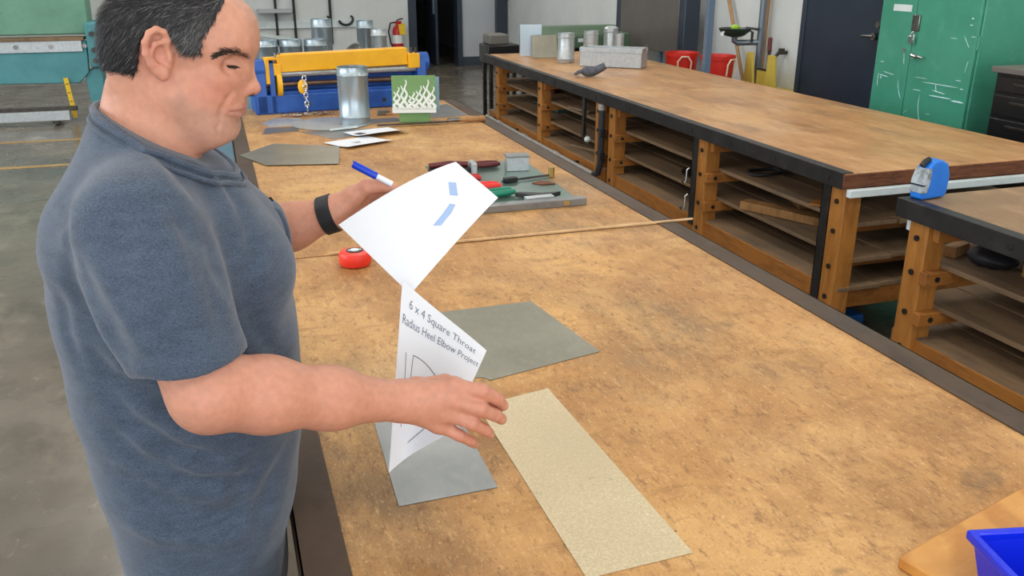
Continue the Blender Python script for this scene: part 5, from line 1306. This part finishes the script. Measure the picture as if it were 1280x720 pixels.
# sleeve hem
# chest pocket
pk = Field().u(lambda P: T.ev(P)-.006, 0).cut(lambda P: np.maximum(np.maximum(np.abs(P[:, 1]-1.475)-.055, np.abs(P[:, 2]-1.345)-.065), -P[:, 0]+.0).astype(F4), .003)
pv_, pq_ = polygonize(pk, (0, 1.40, 1.26), (.13, 1.55, 1.43), .005)
mesh_from('pocket', pv_, pq_, 'jersey', man)
m = MB()
for k in range(3): m.tube([PY(328+k*4, 262, 1.455), PY(327+k*4, 250-k % 2, 1.455), PY(330+k*4, 247, 1.455), PY(333+k*4, 251, 1.455)], .0022, 6)
m.build('pen_clip', 'black_plastic', man, world=True)
# jeans
J = Field()
J.u(s_loft([(.62, -.20, -.01, YC, .165), (.72, -.222, .010, YC, .178), (.85, -.222, .018, YC, .180), (.93, -.22, .022, YC, .175)]), 0)
for s in (-1, 1):
    J.u(s_con((-.10, YC+s*.085, .74), (-.075, YC+s*.105, .46), .100, .072), .03)
    J.u(s_con((-.075, YC+s*.105, .46), (-.11, YC+s*.12, .07), .072, .058), .02)
J.cut(s_pln((0, 0, .035), (0, 0, -1)), .004)
jv, jq = polygonize(J, (-.30, 1.10, 0), (.10, 1.66, .95), .009)
mesh_from('jeans', jv, jq, 'denim', man)
for s in (-1, 1):
    q = Field().u(s_con((-.14, YC+s*.12, .045), (-.02, YC+s*.125, .035), .045, .036), 0).u(s_con((-.12, YC+s*.12, .06), (-.12, YC+s*.12, .10), .045, .045), .02).cut(s_pln((0, 0, .002), (0, 0, -1)), .004)
    a_, b_ = polygonize(q, (-.22, YC+s*.12-.08, 0), (.06, YC+s*.12+.08, .18), .006); mesh_from('shoe', a_, b_, 'shoe_black', man)
# wrist band
d_, u_, w_ = frame_of(d2)
m = MB(); cen = WL-d2/np.linalg.norm(d2)*.004
ring = [(-.013, .0335), (-.012, .0355), (.012, .0352), (.013, .0325), (.012, .0312), (-.012, .0312)]
n = 36; vv = []
for ax_, r_ in ring:
    for k in range(n):
        a_ = 2*math.pi*k/n; vv.append(cen+d_*ax_+r_*(u_*math.cos(a_)+w_*math.sin(a_)))
m.add(vv, [(i*n+k, i*n+(k+1) % n, ((i+1) % 6)*n+(k+1) % n, ((i+1) % 6)*n+k) for i in range(6) for k in range(n)])
wb_ = m.build('wristband', 'black_rubber', man, world=True); wb_['label'] = 'black rubber wristband'
m = MB(); m.obox(cen+w_*0-np.array([0, .0355, 0]), (.020, .004, .012), d_, (0, 0, 1)); 

# ---------------------------------------------------------------- papers and marker in the hands
def patch(P00, P10, P11, P01, bulge):
    P00, P10, P11, P01 = map(np.array, (P00, P10, P11, P01))
    nrm = np.cross(P10-P00, P01-P00); nrm = nrm/np.linalg.norm(nrm)
    def S(u, v): return P00*(1-u)*(1-v)+P10*u*(1-v)+P11*u*v+P01*(1-u)*v+nrm*bulge(u, v)
    return S
S1 = patch(PY(423, 281, 1.50), PY(570, 201, 1.57), PY(623, 246, 1.52), PY(513, 368, 1.40), lambda u, v: -.020*math.sin(math.pi*u)*(1-.5*v)+.03*max(0, u-.82)**2*4)
def S1c(u, v):          # rounded far corners, curled edge
    return S1(u, v)
pa = MB().grid(S1c, 28, 28).build('held_paper', 'paper', None); tag(pa, 'blank side of a white paper raised in the far hand, with two pale blue marks', 'paper')
def on_sheet(S, poly, name, m, parent, off):
    mb = MB(); e = 1e-3
    vs = []
    for u, v in poly:
        p = S(u, v); nn = np.cross(S(u+e, v)-p, S(u, v+e)-p); nn /= np.linalg.norm(nn)
        vs.append(p+nn*off)
    mb.add(vs, [tuple(range(len(vs)))]); return mb.build(name, m, parent, smooth=0)
def find_uv(S, x, y):
    best = min(((i/160, j/160) for i in range(161) for j in range(161)), key=lambda q: (lambda P: (640+FPX*((P-C0)@RT)/((P-C0)@FW)-x)**2+(360-FPX*((P-C0)@UP)/((P-C0)@FW)-y)**2)(S(*q)))
    return best
def facing(S):
    p = S(.5, .5); nn = np.cross(S(.51, .5)-p, S(.5, .51)-p); return 1 if nn@(C0-p) > 0 else -1
f1 = facing(S1)
for poly in ([(560, 228), (570, 228), (572, 245), (562, 244)], [(562, 255), (569, 256), (564, 266), (551, 282), (541, 282), (553, 268)]):
    on_sheet(S1, [find_uv(S1, *p) for p in poly], 'blue_mark', 'print_blue', pa, f1*.0009)
S2 = patch(PY(503, 350, 1.392), PY(608, 438, 1.34), PY(562, 540, 1.27), PY(486, 591, 1.28), lambda u, v: .016*math.sin(math.pi*u)*math.sin(1.2*v+.3)+.006*math.sin(6*u))
pb = MB().grid(S2, 24, 28).build('held_paper', 'paper', None); tag(pb, 'white printed project paper dangling behind the near hand', 'paper')
f2 = facing(S2)
def text_on(S, body_, size, u0, v0, du, dv, parent, off):
    cu = bpy.data.curves.new('t', 'FONT'); cu.body = body_; cu.size = 1; cu.resolution_u = 2
    o = bpy.data.objects.new('t', cu); COL.objects.link(o); dg = bpy.context.evaluated_depsgraph_get(); me = o.evaluated_get(dg).to_mesh()
    V_ = np.array([v.co[:] for v in me.vertices]); Fc = [tuple(p.vertices) for p in me.polygons]
    wmax = V_[:, 0].max(); e = 1e-3; out = []
    for x, y, _ in V_:
        u = u0+du*x/wmax; v = v0-dv*y; p = S(u, v); nn = np.cross(S(u+e, v)-p, S(u, v+e)-p); nn /= np.linalg.norm(nn); out.append(p+nn*off)
    o.evaluated_get(dg).to_mesh_clear(); bpy.data.objects.remove(o); bpy.data.curves.remove(cu)
    MB().add(out, Fc).build('printed_text', 'print_grey', parent, smooth=0)
text_on(S2, '6 x 4 Square Throat', 1, .10, .115, .80, .075, pb, f2*.0008)
text_on(S2, 'Radius Heel Elbow Project', 1, .03, .215, .95, .075, pb, f2*.0008)
def line_on(S, uv, w, parent, off, m='print_dark'):
    pts = []; e = 1e-3
    for u, v in uv:
        p = S(u, v); nn = np.cross(S(u+e, v)-p, S(u, v+e)-p); nn /= np.linalg.norm(nn); pts.append(p+nn*off)
    MB().tube(pts, w, 4).build('drawn_line', m, parent)
line_on(S2, [(.22+.5*math.sin(t), .72-.36*math.cos(t)) for t in np.linspace(.0, 1.35, 12)], .0006, pb, f2*.0004)
line_on(S2, [(.22+.27*math.sin(t), .72-.2*math.cos(t)) for t in np.linspace(.0, 1.35, 10)], .0006, pb, f2*.0004)
line_on(S2, [(.12, .36), (.14, .55), (.15, .78)], .0005, pb, f2*.0004); line_on(S2, [(.22, .36), (.22, .52)], .0005, pb, f2*.0004); line_on(S2, [(.72, .66), (.5, .68)], .0005, pb, f2*.0004); line_on(S2, [(.3, .9), (.55, .84)], .0005, pb, f2*.0004)
mk = thing('marker', 'blue-capped white marker held above the thumb of the far hand', 'marker', tuple(PY(470, 218, 1.535)))
A1, A2, A3 = PY(441, 205, 1.535), PY(471, 220.5, 1.525), PY(490, 230.3, 1.519)
MB().tube([A1, A1+(A2-A1)*.05, A2], [.0055, .0066, .0066], 14).build('cap', 'marker_blue', mk, world=True)
MB().tube([A2, A3], [.0052, .0052], 14).build('barrel', 'marker_white', mk, world=True)
MB().tube([A1+np.array([0, -.004, .006]), A2+np.array([0, -.004, .006])], .0014, 6).build('clip', 'marker_blue', mk, world=True)
